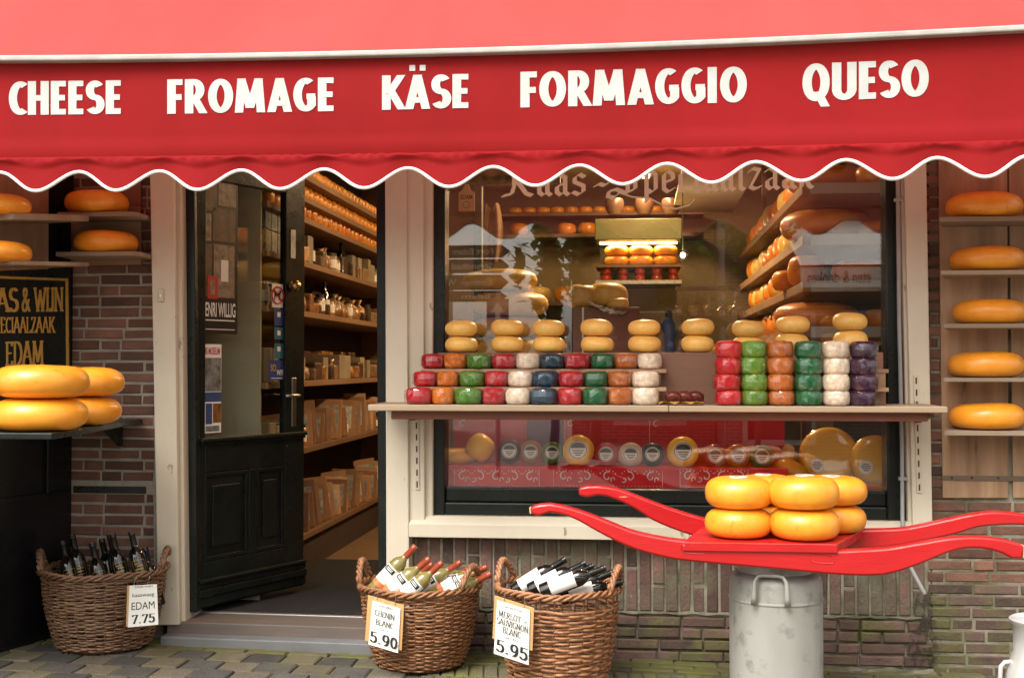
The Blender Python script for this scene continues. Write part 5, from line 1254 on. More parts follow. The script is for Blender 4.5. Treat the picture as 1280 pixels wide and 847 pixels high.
# ================================================================== SHOP INTERIOR
XL, XR, YB2, ZCe = -2.48, 1.75, 5.4, 3.05
def room(name, m, x0, x1, y0, y1, z0, z1): return tag(MB().box(x0, x1, y0, y1, z0, z1).build(name, M[m]), kind='structure')
room('shop_floor', 'int_floor', XL, XR, .21, YB2, ZF - .05, ZF)
room('shop_ceiling', 'int_ceiling', XL - .1, XR + .1, .21, YB2 + .1, ZCe, ZCe + .05)
room('shop_wall', 'int_wall', XL - .1, XL, .31, YB2, ZF, ZCe)
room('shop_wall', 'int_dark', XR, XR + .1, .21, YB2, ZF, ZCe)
room('shop_wall', 'int_wall', XL - .1, XR + .1, YB2, YB2 + .1, ZF, ZCe)
xre = at(226, 600, .17).x
room('shop_wall', 'int_wall_cream', XL, xre - .005, .21, .3, ZF, ZCe)                      # inner face beside the door
room('shop_wall', 'int_wall_cream', X_mid + .02, at(541, 600, .2).x, .205, .28, ZF, ZCe)
room('shop_wall', 'int_wall_cream', at(541, 600, .2).x, XR, .205, .28, -.1, Zb)
room('shop_wall', 'int_wall_cream', XL, XR, .205, .28, 2.63, ZCe)
room('shop_wall', 'int_wall_cream', at(1135, 600, .2).x, XR, .205, .28, Zb, 2.62)

# ---- left wall shelving seen through the doorway
XS = -2.0
us = thing('wall_shelving', 'long brown wooden shelving along the left wall inside the doorway', 'shelving', (XS - .2, 2.5, ZF))
lines = ((384, 218), (368, 238), (370, 266), (371, 323), (371, 387), (376, 476), (378, 560), (378, 669))
SZ = [atx(px, py, XS).z for px, py in lines]
YS0, YS1 = .55, 4.9
for i, z in enumerate(SZ):
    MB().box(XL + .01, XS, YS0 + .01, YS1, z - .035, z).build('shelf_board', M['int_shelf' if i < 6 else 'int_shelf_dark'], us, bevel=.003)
MB().box(XL + .006, XS - .03, YS0 - .02, YS0 + .005, ZF + .002, ZCe - .02).build('end_panel', M['int_wall_cream'], us)
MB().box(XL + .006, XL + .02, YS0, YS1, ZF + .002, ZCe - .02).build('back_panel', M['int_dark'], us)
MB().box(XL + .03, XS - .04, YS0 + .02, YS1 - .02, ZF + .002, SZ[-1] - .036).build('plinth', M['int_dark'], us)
MB().box(XL + .01, XS + .004, YS1 + .001, YS1 + .03, ZF + .002, ZCe - .02).build('side_panel', M['int_shelf_dark'], us)
def inside(y0, y1, step, fn):
    y = y0; k = 0
    while y < y1: y += step * fn(y, k); k += 1
gtop = ('yellow cheese balls packed on the highest shelf inside the doorway', 'yellow cheese balls packed on the second shelf inside the doorway', 'orange cheese balls packed on the third shelf inside the doorway')
for lv in range(3):
    R = (.054, .058, .064)[lv]; z = SZ[lv]; y = YS0 + .3
    while y < 4.4:
        for row in range(2 if lv else 1):
            me = random.choice(BALLY if lv < 2 else BALLY + BALL)
            o = inst('round_cheese', me, (XS - .045 - R - row * R * 2.05 + rnd(-.005, .005), y + rnd(-.006, .006), z), (0, 0, rnd(0, 6)), (R, R, R * 1.15)); tag(o, ('yellow cheese ball in the front row of the highest shelf inside the doorway', 'yellow cheese ball on the second shelf inside the doorway', 'orange cheese ball on the third shelf inside the doorway')[lv], 'cheese', gtop[lv])
        y += R * 2.08
for k, (px, py) in enumerate(((452, 293), (458, 320))): pass
for y in (3.1, 3.36, 3.62):
    for z, lb in ((SZ[2] + .001, 'lower'), (SZ[2] + .14, 'upper')):
        pass
def shn(z): return beside(min(range(8), key=lambda i: abs(SZ[i] - z))) + ' highest'
def goods(z, y0, y1, kinds, deep=.30):
    yy = y0 + .3
    while yy < y1 and len(kinds) > 1 and kinds[0] != 'board':      # a back row of packets
        w2 = rnd(.08, .16); h = rnd(.12, .20); c = Vector((XS - .30, yy, z + .001))
        tag(MB().obox(Matrix.Translation(c) @ Matrix.Rotation(rnd(-.3, .3), 4, 'Z'), -.06, .06, -w2 / 2, w2 / 2, 0, h).build('packet', M[random.choice(['pack_amber', 'pack_dark', 'pack_dark', 'pack_pale'])], origin=c, bevel=.01), 'packet of food in the back row on the %s shelf inside the doorway' % shn(z), 'packet', 'packets in the back rows on the doorway shelves'); yy += w2 * rnd(1.02, 1.5)
    y = y0
    while y < y1:
        k = random.choice(kinds)
        if k == 'bag':
            wdt, h = rnd(.09, .13), rnd(.11, .17); mb = MB(); c = Vector((XS - .09, y + wdt / 2, z + .001))
            mb.lathe([(0, 0), (wdt * .46, .004), (wdt * .52, h * .3), (wdt * .42, h * .62), (wdt * .12, h * .75), (wdt * .1, h * .8), (wdt * .26, h), (0, h * .93)], 12, Matrix.Translation(c), 0, 360, lambda a, zz: .08 * math.sin(5 * a + y * 9))
            o = tag(mb.build('food_bag', M[random.choice(['pack_amber', 'pack_pale'])], origin=c, smooth=2), 'clear tied bag of sweets on the %s shelf inside the doorway' % shn(z), 'bag', 'tied bags on the shelves inside the doorway')
        elif k == 'jar':
            R = rnd(.032, .042); h = rnd(.10, .14); c = Vector((XS - .07, y + R, z + .001)); t = thing('jar', 'jar with a dark lid on the %s shelf inside the doorway' % shn(z), 'jar', c, 'jars on the shelves inside the doorway')
            MB().lathe([(0, 0), (R, 0), (R, h * .8), (R * .8, h * .86), (0, h * .86)], 14, Matrix.Translation(c)).build('body', M[random.choice(['pack_amber', 'pack_pale', 'pack_dark'])], t, smooth=True)
            MB().lathe([(R * .86, h * .86), (R * .86, h), (0, h)], 14, Matrix.Translation(c)).build('lid', M['jar_lid'], t, smooth=True)
            MB().lathe([(R * 1.02, h * .2), (R * 1.02, h * .65)], 14, Matrix.Translation(c), -140, 60).build('label', M['label_white'], t, smooth=2); wdt = R * 2.1
        elif k == 'bottle':
            R = rnd(.03, .038); h = rnd(.2, .25); c = Vector((XS - .08, y + R, z + .001)); t = thing('glass_bottle', 'dark bottle on the %s shelf inside the doorway' % shn(z), 'bottle', c, 'dark bottles on the shelves inside the doorway')
            MB().lathe([(0, 0), (R, 0), (R, h * .6), (R * .4, h * .75), (R * .38, h), (0, h)], 14, Matrix.Translation(c)).build('glass', M['bottle_dark'], t, smooth=True)
            MB().lathe([(R * 1.02, h * .15), (R * 1.02, h * .48)], 14, Matrix.Translation(c), -140, 60).build('label', M['label_white'], t, smooth=2); wdt = R * 2.1
        elif k == 'board':
            wdt = rnd(.06, .13); h = rnd(.19, .29); c = Vector((XS - .10, y + .03, z + .001)); t = thing('cheese_board', 'wooden cheese board leaning on the %s shelf inside the doorway' % ('lowest' if z < ZF + .5 else 'second lowest'), 'board', c, 'wooden cheese boards leaning on the low shelves')
            q = Matrix.Translation(c) @ Matrix.Rotation(rnd(.1, .7), 4, 'Z') @ Matrix.Rotation(-rnd(.12, .45), 4, 'X') @ Matrix.Rotation(rnd(-.12, .12), 4, 'Y')
            MB().obox(q, -.09, .09, 0, .014, 0, h).build('board', M['board_wood'], t, bevel=.002); MB().obox(q, -.065, .065, -.0015, -.0002, h * .2, h * .85).build('picture', M['picture'], t)
        elif k == 'box':
            wdt = rnd(.10, .17); h = rnd(.12, .2); c = Vector((XS - .14, y + wdt / 2, z + .001))
            o = tag(MB().obox(Matrix.Translation(c) @ Matrix.Rotation(rnd(-.1, .1), 4, 'Z'), -.1, .1, -wdt / 2 + .004, wdt / 2 - .004, 0, h).build('carton', M['box_white'], origin=c, bevel=.003), 'pale cardboard carton on the %s shelf inside the doorway' % shn(z), 'box', 'cartons on the shelves inside the doorway')
        elif k == 'tin':
            wdt = .12; c = Vector((XS - .10, y + .06, z + .001))
            for q in range(2):
                c2 = c + Vector((0, 0, q * .125)); tag(MB().obox(Matrix.Translation(c2), -.06, .06, -.055, .055, 0, .122).build('tin', M['tin_blue'], origin=c2, bevel=.008), 'blue patterned tin stacked on a shelf behind the door glass', 'tin', 'blue patterned tins behind the door glass')
        else:
            wdt = rnd(.08, .14); h = rnd(.06, .12); c = Vector((XS - .1, y + wdt / 2, z + .001))
            tag(MB().obox(Matrix.Translation(c) @ Matrix.Rotation(rnd(-.2, .2), 4, 'Z'), -.08, .08, -wdt / 2 + .004, wdt / 2 - .004, 0, h).build('packet', M[random.choice(['pack_amber', 'pack_pale', 'pack_dark'])], origin=c, bevel=.012), 'shiny packet of food on the %s shelf inside the doorway' % shn(z), 'packet', 'packets on the shelves inside the doorway')
        y += wdt * 1.0
goods(SZ[3], YS0 + .1, YS0 + .55, ['tin']); goods(SZ[3], YS0 + .7, 3.9, ['packet', 'bag', 'packet', 'packet', 'box', 'jar', 'bottle'])
goods(SZ[4], YS0 + .1, 3.9, ['packet', 'packet', 'bag', 'jar', 'bag', 'packet', 'bottle', 'jar'])
goods(SZ[5], YS0 + .1, YS0 + .7, ['box']); goods(SZ[5], YS0 + .75, 3.9, ['packet', 'box', 'bag', 'packet'])
goods(SZ[6], YS0 + .05, YS0 + .5, ['box']); goods(SZ[6], YS0 + .55, 3.9, ['board', 'board', 'board', 'jar'])
goods(SZ[7], YS0 + .1, 3.9, ['board'])

# ---- window display, low part: red bandana steps with small labelled cheeses
zW0 = at(800, 613, .10).z - .004; zW1 = at(800, 584, .13).z
wd_ = thing('display_step', 'red bandana covered display step behind the lower window glass', 'display', (at(800, 600, .3).x, .3, zW0))
xa, xb = at(556, 600, .13).x, at(985, 600, .13).x; xc = at(1118, 600, .3).x
MB().box(xa, xb, .13, .42, zW0 - .2, zW1).build('front_step', M['bandana'], wd_, bevel=.006)
zW2 = at(800, 512, .43).z
MB().box(xa, xb + .02, .425, .85, zW0 - .2, zW2).build('back_step', M['bandana'], wd_, bevel=.006)
MB().box(xb + .001, xc, .13, .85, zW0 - .2, zW0 - .01).build('board', M['step_brown'], wd_)
pc = at(680, 545, .42); MB().box(pc.x - .09, pc.x + .1, .415, .4245, pc.z - .1, pc.z + .14).build('purple_cloth', M['purple_cloth'], wd_)
def curl(cx_, cz, s_, ang, sg_=1):
    pts = []
    for i in range(20):
        t = i / 19; r = s_ * (1 - .86 * t); a = ang + sg_ * 5.0 * t
        pts.append((cx_ + r * math.cos(a), cz + r * math.sin(a)))
    return pts
def ribbon(mb, pts, w_, Y):
    for (a, b) in zip(pts, pts[1:]):
        dx, dz = b[0] - a[0], b[1] - a[1]; l = math.hypot(dx, dz) or 1; nx, nz = -dz / l * w_, dx / l * w_
        mb.poly([(a[0] - nx, Y, a[1] - nz), (b[0] - nx, Y, b[1] - nz), (b[0] + nx, Y, b[1] + nz), (a[0] + nx, Y, a[1] + nz)])
pr_ = MB()
for x0, x1 in ((568, 674), (692, 828), (850, 935)):
    A, B = at(x0, 595, .13), at(x1, 595, .13); Y = .1285; n = 5 if x1 - x0 > 90 else 4
    zt2_, zb3_ = at(x0, 586, .13).z, at(x0, 609, .13).z
    ribbon(pr_, [(A.x, zb3_ + .004), (B.x, zb3_ + .004)], .0012, Y); 
    for i in range(30): x = A.x + (B.x - A.x) * (i + .5) / 30; ribbon(pr_, [(x, zb3_ + .009), (x, zb3_ + .013)], .0018, Y - .0003)
    ribbon(pr_, [(A.x, zb3_ + .004), (A.x, zt2_)], .0010, Y); ribbon(pr_, [(B.x, zb3_ + .004), (B.x, zt2_)], .0010, Y)
    for i in range(n):
        c = A.x + (B.x - A.x) * (i + .5) / n; z = (zt2_ + zb3_) / 2 + .010; s_ = -1 if i % 2 else 1
        ribbon(pr_, curl(c, z, .028, 1.2 if s_ > 0 else 1.9, s_), .0030, Y - .0006); ribbon(pr_, curl(c + .028 * s_, z - .012, .015, 4, -s_), .0024, Y - .0009)
        for q in range(6): a = .5 + q * .42; ribbon(pr_, [(c + .040 * math.cos(a), z + .032 * math.sin(a)), (c + .045 * math.cos(a), z + .037 * math.sin(a))], .0026, Y - .0012)
tag(pr_.build('paisley_print', M['bandana_print'], wd_), kind='stuff')
pr_ = MB()                                              # bandana corners on the upper step
for x0, x1 in ((706, 722), (812, 830), (556, 600)):
    A, B = at(x0, 530, .424), at(x1, 530, .424)
    ribbon(pr_, [(A.x, A.z + .05), (A.x, A.z - .1)], .0014, .4235); ribbon(pr_, curl((A.x + B.x) / 2, A.z, .024, 1, 1), .003, .423)
tag(pr_.build('paisley_print', M['bandana_print'], wd_), kind='stuff')
GL = 'small labelled cheeses standing behind the lower window glass'
def lab_cheese(cx, cy, rpx, m, label, Y=.24, lb='label_white'):
    p = at(cx, cy, Y); d = dist(p); R = rpx * d / F
    t = thing('labelled_cheese', label, 'cheese', (p.x, Y, p.z - R), GL)
    T = Matrix.Translation(p) @ Matrix.Rotation(math.radians(80), 4, 'X')
    MB().lathe([(r, z - R * .55) for r, z in wheel_prof(R, R * 1.1, .5, 2.4)], 24, T).build('wax', M[m], t, smooth=2)
    MB().lathe([(0, R * .625), (R * .60, R * .62), (R * .62, R * .50)], 20, T).build('label', M[lb], t, smooth=True)
    q = MB(); q.lathe([(R * .56, R * .626), (R * .52, R * .629)], 20, T); q.build('label_ring', M['ink'], t)
    q = MB(); n = 12; q.poly([T @ Vector((R * .46 * math.cos(math.pi * k / n), R * .10 + R * .36 * math.sin(math.pi * k / n), R * .632)) for k in range(n + 1)]); q.build('label_print', M['ink'], t)
    for k, (w_, h_) in enumerate(((.34, -.06), (.28, -.2), (.16, -.33))):
        q = MB(); q.obox(T, -R * w_, R * w_, R * (h_ - .03), R * (h_ + .03), R * .6, R * .633); q.build('label_text', M['ink'], t)
    return t
for cx, cy, r, m, lb in ((637.5, 565, 14, 'wax_purple', 'purple'), (664, 566, 13.5, 'wax_rust', 'orange'), (690.5, 567, 13, 'wax_green', 'green'), (757.5, 569, 14, 'wax_crimson', 'dark red'), (788.5, 569.5, 14.5, 'wax_cream', 'cream white'), (815.5, 569, 13.5, 'wax_blue', 'blue black'), (893.5, 571, 14, 'wax_red', 'red'), (922, 571, 14, 'wax_orange', 'orange'), (952, 572, 14, 'wax_forest', 'dark green')):
    lab_cheese(cx, cy - 1, r * 1.1, m, 'small %s cheese with a round white label, %s' % (lb, 'in the right group below the counter' if cx > 860 else 'between the two yellow cheeses' if cx > 700 else 'left of the first yellow cheese'))
lab_cheese(723, 563, 20, 'cheese_golden_lifted', 'larger yellow cheese with a round label, the left one below the counter', lb='paper'); lab_cheese(853.5, 565, 20, 'cheese_golden_lifted', 'larger yellow cheese with a round label, the right one below the counter', lb='paper')
zs_ = zW1
def yb(cx, cy, rx, ry, Y, m, label, rot=0, nm='yellow_cheese'):
    p = at(cx, cy, Y); d = dist(p); R = rx * d / F
    T = Matrix.Translation(p) @ Matrix.Rotation(rot, 4, 'Y')
    mb = MB(); mb.lathe([(r, z - ry * d / F) for r, z in wheel_prof(R, 2 * ry * d / F, .35, 2.2)], 30, T); return tag(mb.build(nm, M[m], origin=p, smooth=2), label, 'cheese')
yb(600, 559, 17, 15, .26, 'cheese_golden_lifted', 'yellow round cheese leaning at the left of the red bandana display', .7)
yb(572, 570, 24, 9, .3, 'cheese_golden_lifted', 'flat yellow cheese lying at the far left of the red bandana display')
yb(688, 528, 26, 8, .55, 'cheese_old', 'flat yellow cheese lying on the upper bandana step under the counter')
bx_ = at(738, 532, .5)
for px in (760, 775, 796, 812):
    p = at(px, 540, .5); t = thing('cup', 'small glass cup with a pale rim on the upper bandana step', 'cup', (p.x, .5, p.z), 'glass cups on the upper bandana step')
    MB().lathe([(0, zW2 - p.z), (.03, zW2 - p.z), (.036, zW2 - p.z + .06), (.033, zW2 - p.z + .06), (.028, zW2 - p.z + .01), (0, zW2 - p.z + .01)], 16, Matrix.Translation((p.x, .5, p.z))).build('bowl', M['chrome'], t, smooth=True)
# two big cheeses in clear plastic at the right
def wedge(cx, y0, y1, wpx, Y, m, label):
    p = at(cx, (y0 + y1) / 2, Y); d = dist(p); R = wpx / 2 * d / F; H = (y1 - y0) * d / F; zb4 = zW0 - .009
    T = Matrix.Translation((p.x, Y, zb4 + H / 2)) @ Matrix.Rotation(math.radians(78), 4, 'X')
    t = thing('plastic_wrapped_cheese', label, 'cheese', (p.x, Y, zb4))
    b = MB(); b.lathe([(r, z - R * .35) for r, z in wheel_prof(R, R * .7, .7, 2.4)], 40, T); b.build('cheese', M[m], t, smooth=2)
    b = MB(); b.lathe([(r * 1.03, z - R * .37) for r, z in wheel_prof(R, R * .75, .7, 2.6)], 40, T, 0, 360, lambda a, z: .012 * math.sin(9 * a + z * 60) + .008 * math.sin(23 * a)); b.build('film', M['film'], t, smooth=2)
    if wpx > 60: 
        lt = T @ Matrix.Translation((-R * .45, -R * .35, R * .405)); MB().lathe([(0, .002), (.033, .002), (.034, 0)], 20, lt).build('label', M['paper'], t); [MB().obox(lt, -w_, w_, h_ - .0022, h_ + .0022, .002, .0034).build('label_text', M['ink'], t) for w_, h_ in ((.016, .014), (.024, .004), (.02, -.006), (.012, -.016))]
wedge(1036, 531, 612, 74, .40, 'cheese_golden_lifted', 'big orange cheese standing upright in clear plastic behind the glass')
wedge(1094, 536, 614, 62, .32, 'cheese_golden_lifted', 'yellow cheese in crumpled clear plastic at the right window corner')
yb(988, 590, 22, 14, .3, 'cheese', 'flat orange cheese leaning in front of the plastic wrapped cheese', .5)
yb(985, 566, 8, 10, .38, 'cheese_pale', 'small pale cheese between the green one and the plastic wrapped one', .2)

# ---- window, upper part
GW = 'large pale cheese wheels stacked behind the window at the left'
for x0, x1, y0, y1, Y, m, lb in ((594, 694, 421, 450, 1.0, OLD, 'bottom'), (588, 683, 395, 421.5, 1.0, OLD, 'third from the top'), (586, 686, 364, 395, 1.0, OLD, 'second from the top'), (578, 672, 337, 364, 1.0, OLD, 'topmost')):
    wheel_px(m, x0, x1, y1, y0, Y, 'large pale cheese wheel, %s of the stack behind the left window glass' % lb, GW)
tb = thing('display_table', 'dark wooden table inside the shop carrying the pale cheese stacks', 'table', (at(640, 470, 1.0).x, 1.0, ZF))
zt3 = at(640, 450.3, 1.0).z
MB().box(at(560, 470, .8).x, at(900, 470, .8).x, .74, 1.4, zt3 - .04, zt3 - .001).build('table_top', M['int_shelf_dark'], tb, bevel=.003)
for px, yy in ((570, .8), (885, .8), (570, 1.34), (885, 1.34)): c = at(px, 470, yy).x; MB().box(c - .03, c + .03, yy - .03, yy + .03, ZF, zt3 - .041).build('leg', M['int_shelf_dark'], tb)
bxw = thing('wooden_crate', 'narrow brown wooden crate with a white edge holding yellow cheeses in the window', 'crate', (at(755, 440, .9).x, .9, zt3))
zc3 = at(755, 385, .9).z
MB().box(at(716, 440, .8).x, at(800, 440, .8).x, .8, 1.05, zt3, zc3).build('body', M['step_brown'], bxw, bevel=.003)
MB().box(at(727.5, 440, .795).x, at(730, 440, .795).x, .79, .7995, zt3 + .002, zc3).build('edge', M['print_white'], bxw)
for x0, x1, y0, y1, Y, lb in ((708, 748, 355, 385, .9, 'left one of three on the brown crate'), (733, 785, 354, 384, .95, 'middle one of three on the brown crate'), (758, 786, 372, 386, .86, 'smallest of three on the brown crate')):
    wheel_px(OLD, x0, x1, y1, y0, Y, 'yellow oval cheese, ' + lb, 'yellow cheeses on the brown crate in the window')
foil = MB()
foil.grid(lambda u, v: at(733 + 50 * u, 373 + 17 * u ** .7 + 7 * v * math.sin(u * 3.14) ** .5, .78) + Vector((0, .012 * math.sin(u * 25 + v * 7), .004 * math.sin(u * 40))), 20, 4); tag(foil.build('foil_sheet', M['chrome'], smooth=2), 'crumpled silver foil hanging over the crate edge in the window', 'foil')
# right shelves with large orange cheeses
XV = at(1003, 290, .45).x
rs = thing('wall_shelving', 'brown wooden shelving with large orange cheeses at the right behind the glass', 'shelving', (XV + .4, 1.5, 1.5))
fr = ((235, 'a'), (299, 'b'), (357, 'c'), (414, 'd'))
ZR = []
for py, _ in fr:
    z = at(1003, py - 5, .45).z; ZR.append(z)
    MB().box(XV, XR - .01, .45, 4.6, z - .05, z).build('shelf_board', M['int_shelf'], rs, bevel=.003)
    MB().box(XV + .04, XR - .01, .435, .449, z - .052, z + .004).build('shelf_edge', M['shelf_grey'], rs, bevel=.002)
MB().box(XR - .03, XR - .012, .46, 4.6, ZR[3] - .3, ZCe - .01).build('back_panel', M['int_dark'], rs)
for yy in (1.3, 2.4, 3.5): MB().box(XV + .1, XV + .13, yy, yy + .03, ZF + .001, ZCe - .01).build('upright', M['int_shelf_dark'], rs)
GR = 'big orange cheeses on the right window shelves'
lbl = 0
def big(x0, x1, y1, y0, Y, lv, label, m=DEEP, txt=False):
    p = at((x0 + x1) / 2, y1, Y); d = dist(p); R = (x1 - x0) / 2 * d / F
    o = wheel(m, (p.x, Y, ZR[lv] + .001), R, (y1 - y0) * d / F, label, GR)
    return o, R
big(976, 1088, 296, 257, .80, 1, 'very big deep orange cheese with printed sides on the second window shelf')
big(984, 1080, 235, 203, .82, 0, 'very big deep orange cheese on the top window shelf, partly behind the scallops')
big(1070, 1112, 242, 216, .55, 0, 'yellow cheese at the right end of the top window shelf', BIG)
big(1068, 1140, 300, 278, .70, 1, 'orange cheese at the right end of the second window shelf')
big(985, 1030, 357, 318, .85, 2, 'deep orange cheese standing forward on the third window shelf'); big(965, 1000, 352, 327, 1.25, 2, 'deep orange cheese farther in on the third window shelf')
big(1040, 1110, 354, 322, .75, 2, 'orange cheese at the right of the third window shelf')
big(968, 1072, 411, 378, .80, 3, 'very big dark orange cheese on the lowest window shelf'); big(1080, 1135, 410, 384, .75, 3, 'orange cheese at the right end of the lowest window shelf')
for lv in range(4):
    y = 1.55; k = 0
    while y < 4.2:
        R = rnd(.13, .17); o = wheel(random.choice([DEEP, OLD, DEEP]), (XV + R + .03, y, ZR[lv] + .001), R, R * rnd(1.0, 1.3), 'round cheese in the receding row on shelf %s from the top at the right' % beside(lv), 'round cheeses on the receding right shelves'); y += R * 2.05
# back wall shelves
bs = thing('wall_shelving', 'back wall shelves with small round cheeses deep inside the shop', 'shelving', (at(730, 262, 5.1).x, 5.2, 2.4))
zb5 = at(730, 265, 5.0).z; zb6 = at(700, 292, 5.0).z
xa, xb = at(600, 265, 5.0).x, at(880, 265, 5.0).x
for z in (zb5, zb6): MB().box(xa, xb, 5.0, 5.39, z - .03, z).build('shelf_board', M['int_shelf_dark'], bs)
for i in range(11):
    px = 644 + i * 17.6
    if px > 835: break
    p = at(px, 262, 5.1); wheel(BIG, (p.x, 5.12, zb5 + .001), .062, .062, 'small yellow cheese in the row on the upper back wall shelf', 'small yellow cheeses on the upper back wall shelf')
for px in (648, 708, 734): p = at(px, 290, 5.1); wheel(DEEP, (p.x, 5.14, zb6 + .001), .085, .11, 'red orange cheese on the lower back wall shelf', 'red orange cheeses on the lower back wall shelf')
for px in (768, 805, 839):
    p = at(px, 268, 4.3); mb = MB(); c = Vector((p.x, 4.3, p.z)); mb.lathe([(0, 0), (.05, 0), (.075, .05), (.08, .1), (.07, .13), (.065, .13), (.07, .1), (0, .03)], 20, Matrix.Translation(c)); tag(mb.build('clay_pot', M['pot_brown'], origin=c, smooth=True), 'dark brown clay pot on the olive canopy of the cooler', 'pot', 'clay pots above the cooler')
# cooler with olive canopy and a lit shelf
cl = thing('cheese_cooler', 'olive green display cooler with a lit shelf of orange cheeses inside the shop', 'cooler', (at(800, 300, 3.9).x, 3.9, ZF))
xa, xb = at(744, 300, 3.9).x, at(852, 300, 3.9).x; zc1 = at(800, 274, 3.9).z; zc0 = at(800, 300, 3.9).z; zsh_ = at(800, 329, 3.9).z; zsl = at(800, 350, 3.9).z
MB().box(xa, xb, 3.85, 4.6, zc0, zc1).build('canopy', M['olive_paint'], cl, bevel=.006)
MB().box(xa + .02, xb - .02, 4.5, 4.59, ZF, zc0 - .001).build('back_panel', M['int_wall_cream'], cl)
MB().box(xa, xb, 4.0, 4.49, zsh_ - .02, zsh_).build('shelf', M['int_shelf'], cl); MB().box(xa, xb, 3.9, 4.49, zsl - .03, zsl).build('shelf', M['shelf_grey'], cl)
MB().box(xa, xb, 3.86, 4.49, ZF + .01, zsl - .25).build('case', M['int_dark'], cl, bevel=.01)
gl_ = MB(); gl_.box(xa + .03, xb - .03, 4.05, 4.12, zc0 - .012, zc0 - .002); gl_.build('lamp', M['lamp_glow'], cl)
la = bpy.data.lights.new('cooler_lamp', 'AREA'); la.shape = 'RECTANGLE'; la.size = xb - xa - .06; la.size_y = .07; la.energy = 1.6; la.color = (1, .72, .4)
lo = bpy.data.objects.new('cooler_light', la); COL.objects.link(lo); lo.location = ((xa + xb) / 2, 4.085, zc0 - .026); lo.parent = cl; lo.location -= ORG[cl]
for i, px in enumerate((771, 801, 832)):
    for k in range(2):
        d = dist(at(px, 320, 4.15)); R = 15.5 * d / F; z = zsh_ + .001 + k * 12.6 * d / F
        wheel(BIG, (at(px, 320, 4.15).x, 4.15, z), R, 12.4 * d / F, '%s orange cheese of the %s pair in the lit cooler' % (('lower', 'upper')[k], ('left', 'middle', 'right')[i]), 'orange cheeses in the lit cooler')
for i in range(5):
    for k in range(2): px = 758 + 21 * i; p = at(px, 340, 4.05); tag(inst('round_cheese', wheel_mesh('round_cheese', 1, 1.4, M['cheese_red'], 70 + i, 16, .4), (p.x, 4.1, zsl + .001 + k * .058), (0, 0, 0), (.042, .042, .042)), 'small red cheese in the lower row of the cooler', 'cheese', 'small red cheeses in the cooler')
# plank soffit and lamps
lampc = []
sf2 = thing('ceiling_panel', 'pale plank ceiling panel lit warm at the back right of the shop', 'ceiling panel', (.5, 3.3, 2.7))
for k in range(7):
    y0 = 1.8 + k * .42; MB().box(.30, XV - .03, y0, y0 + .412, ZCe - .30, ZCe - .28).build('plank', M['int_wall_cream'], sf2, bevel=.003)
def ceiling_lamp(x, y, z, label, e):
    t = thing('ceiling_lamp', label, 'lamp', (x, y, z)); 
    MB().box(x - .07, x + .07, y - .5, y + .5, z, z + .04).build('housing', M['shelf_grey'], t, bevel=.004); MB().box(x - .05, x + .05, y - .48, y + .48, z - .012, z - .001).build('tube', M['lamp_glow'], t)
    L = bpy.data.lights.new('lamp', 'AREA'); L.shape = 'RECTANGLE'; L.size = .1; L.size_y = .96; L.energy = e; L.color = (1, .66, .34)
    o = bpy.data.objects.new('lamp_light', L); COL.objects.link(o); o.parent = t; o.location = (0, 0, -.016)
ceiling_lamp(.05, 1.9, ZCe - .042, 'long warm ceiling lamp over the right shelves, nearer the window', 28)
ceiling_lamp(.05, 3.9, ZCe - .042, 'long warm ceiling lamp over the right shelves, deeper in the shop', 24)
ceiling_lamp(-1.45, 1.7, ZCe - .042, 'long warm ceiling lamp over the left shelves near the doorway', .9)
ceiling_lamp(-1.45, 3.7, ZCe - .042, 'long warm ceiling lamp over the left shelves deep in the shop', .9)
p = at(853.5, 319, 3.4); sl = thing('spot_lamp', 'small bright lamp hanging at the right side of the cooler', 'lamp', p)
MB().lathe([(0, -.022), (.014, -.016), (.02, 0), (.014, .016), (0, .022)], 16, Matrix.Translation(p)).build('bulb', M['lamp_white'], sl, smooth=2); MB().tube([p + Vector((0, 0, .038)), Vector((p.x, p.y, ZCe - .31))], .004, 6).build('cable', M['ink'], sl)
L = bpy.data.lights.new('bulb_lamp', 'POINT'); L.energy = 3; L.shadow_soft_size = .04; L.color = (1, .75, .42); o = bpy.data.objects.new('bulb_light', L); COL.objects.link(o); o.parent = sl; o.location = (0, -.06, 0)
# inner woodwork: olive post and beam, hanging board, hanging cloth
ip = thing('post_and_beam', 'olive green wooden post and beam inside the window at the left', 'beam', at(597, 300, .9))
pz = at(597, 231, .9).z; MB().box(at(592, 300, .9).x, at(602, 300, .9).x, .9, .97, zt3, pz - .001).build('post', M['olive_paint'], ip, bevel=.003); MB().box(at(584, 300, .9).x, at(700, 300, .9).x, .9, .97, pz, pz + .05).build('beam', M['olive_paint'], ip, bevel=.003)
hbx = at(583, 250, .6); hg = thing('hanging_board', 'small wooden cutting board lettered EDAM hanging at the upper left of the window', 'board', hbx)
s0 = dist(hbx) / F
MB().prism([hbx + Vector((x * s0, 0, z * s0)) for x, z in ((-10, -14), (10, -14), (10, 9), (5, 13), (2, 20), (-2, 20), (-5, 13), (-10, 9))], (0, .015, 0)).build('board', M['card_wood'], hg, bevel=.002)
mb = MB(); put_text(mb, 'EDAM', lambda u, v: hbx + Vector(((-7.5 + 15 * u) * s0, -.001, (1 + 5.5 * v) * s0)), .02); mb.build('lettering', M['ink'], hg)
mb = MB(); mb.tube([hbx + Vector((4.5 * math.cos(t) * s0, -.001, (-6 + 4 * math.sin(t)) * s0)) for t in [i * .4 for i in range(16)]], .0012, 4, closed=True); mb.build('emblem', M['ink'], hg)
MB().tube([hbx + Vector((0, .007, 19 * s0)), hbx + Vector((0, .007, .6))], .002, 5).build('cord', M['ink'], hg)
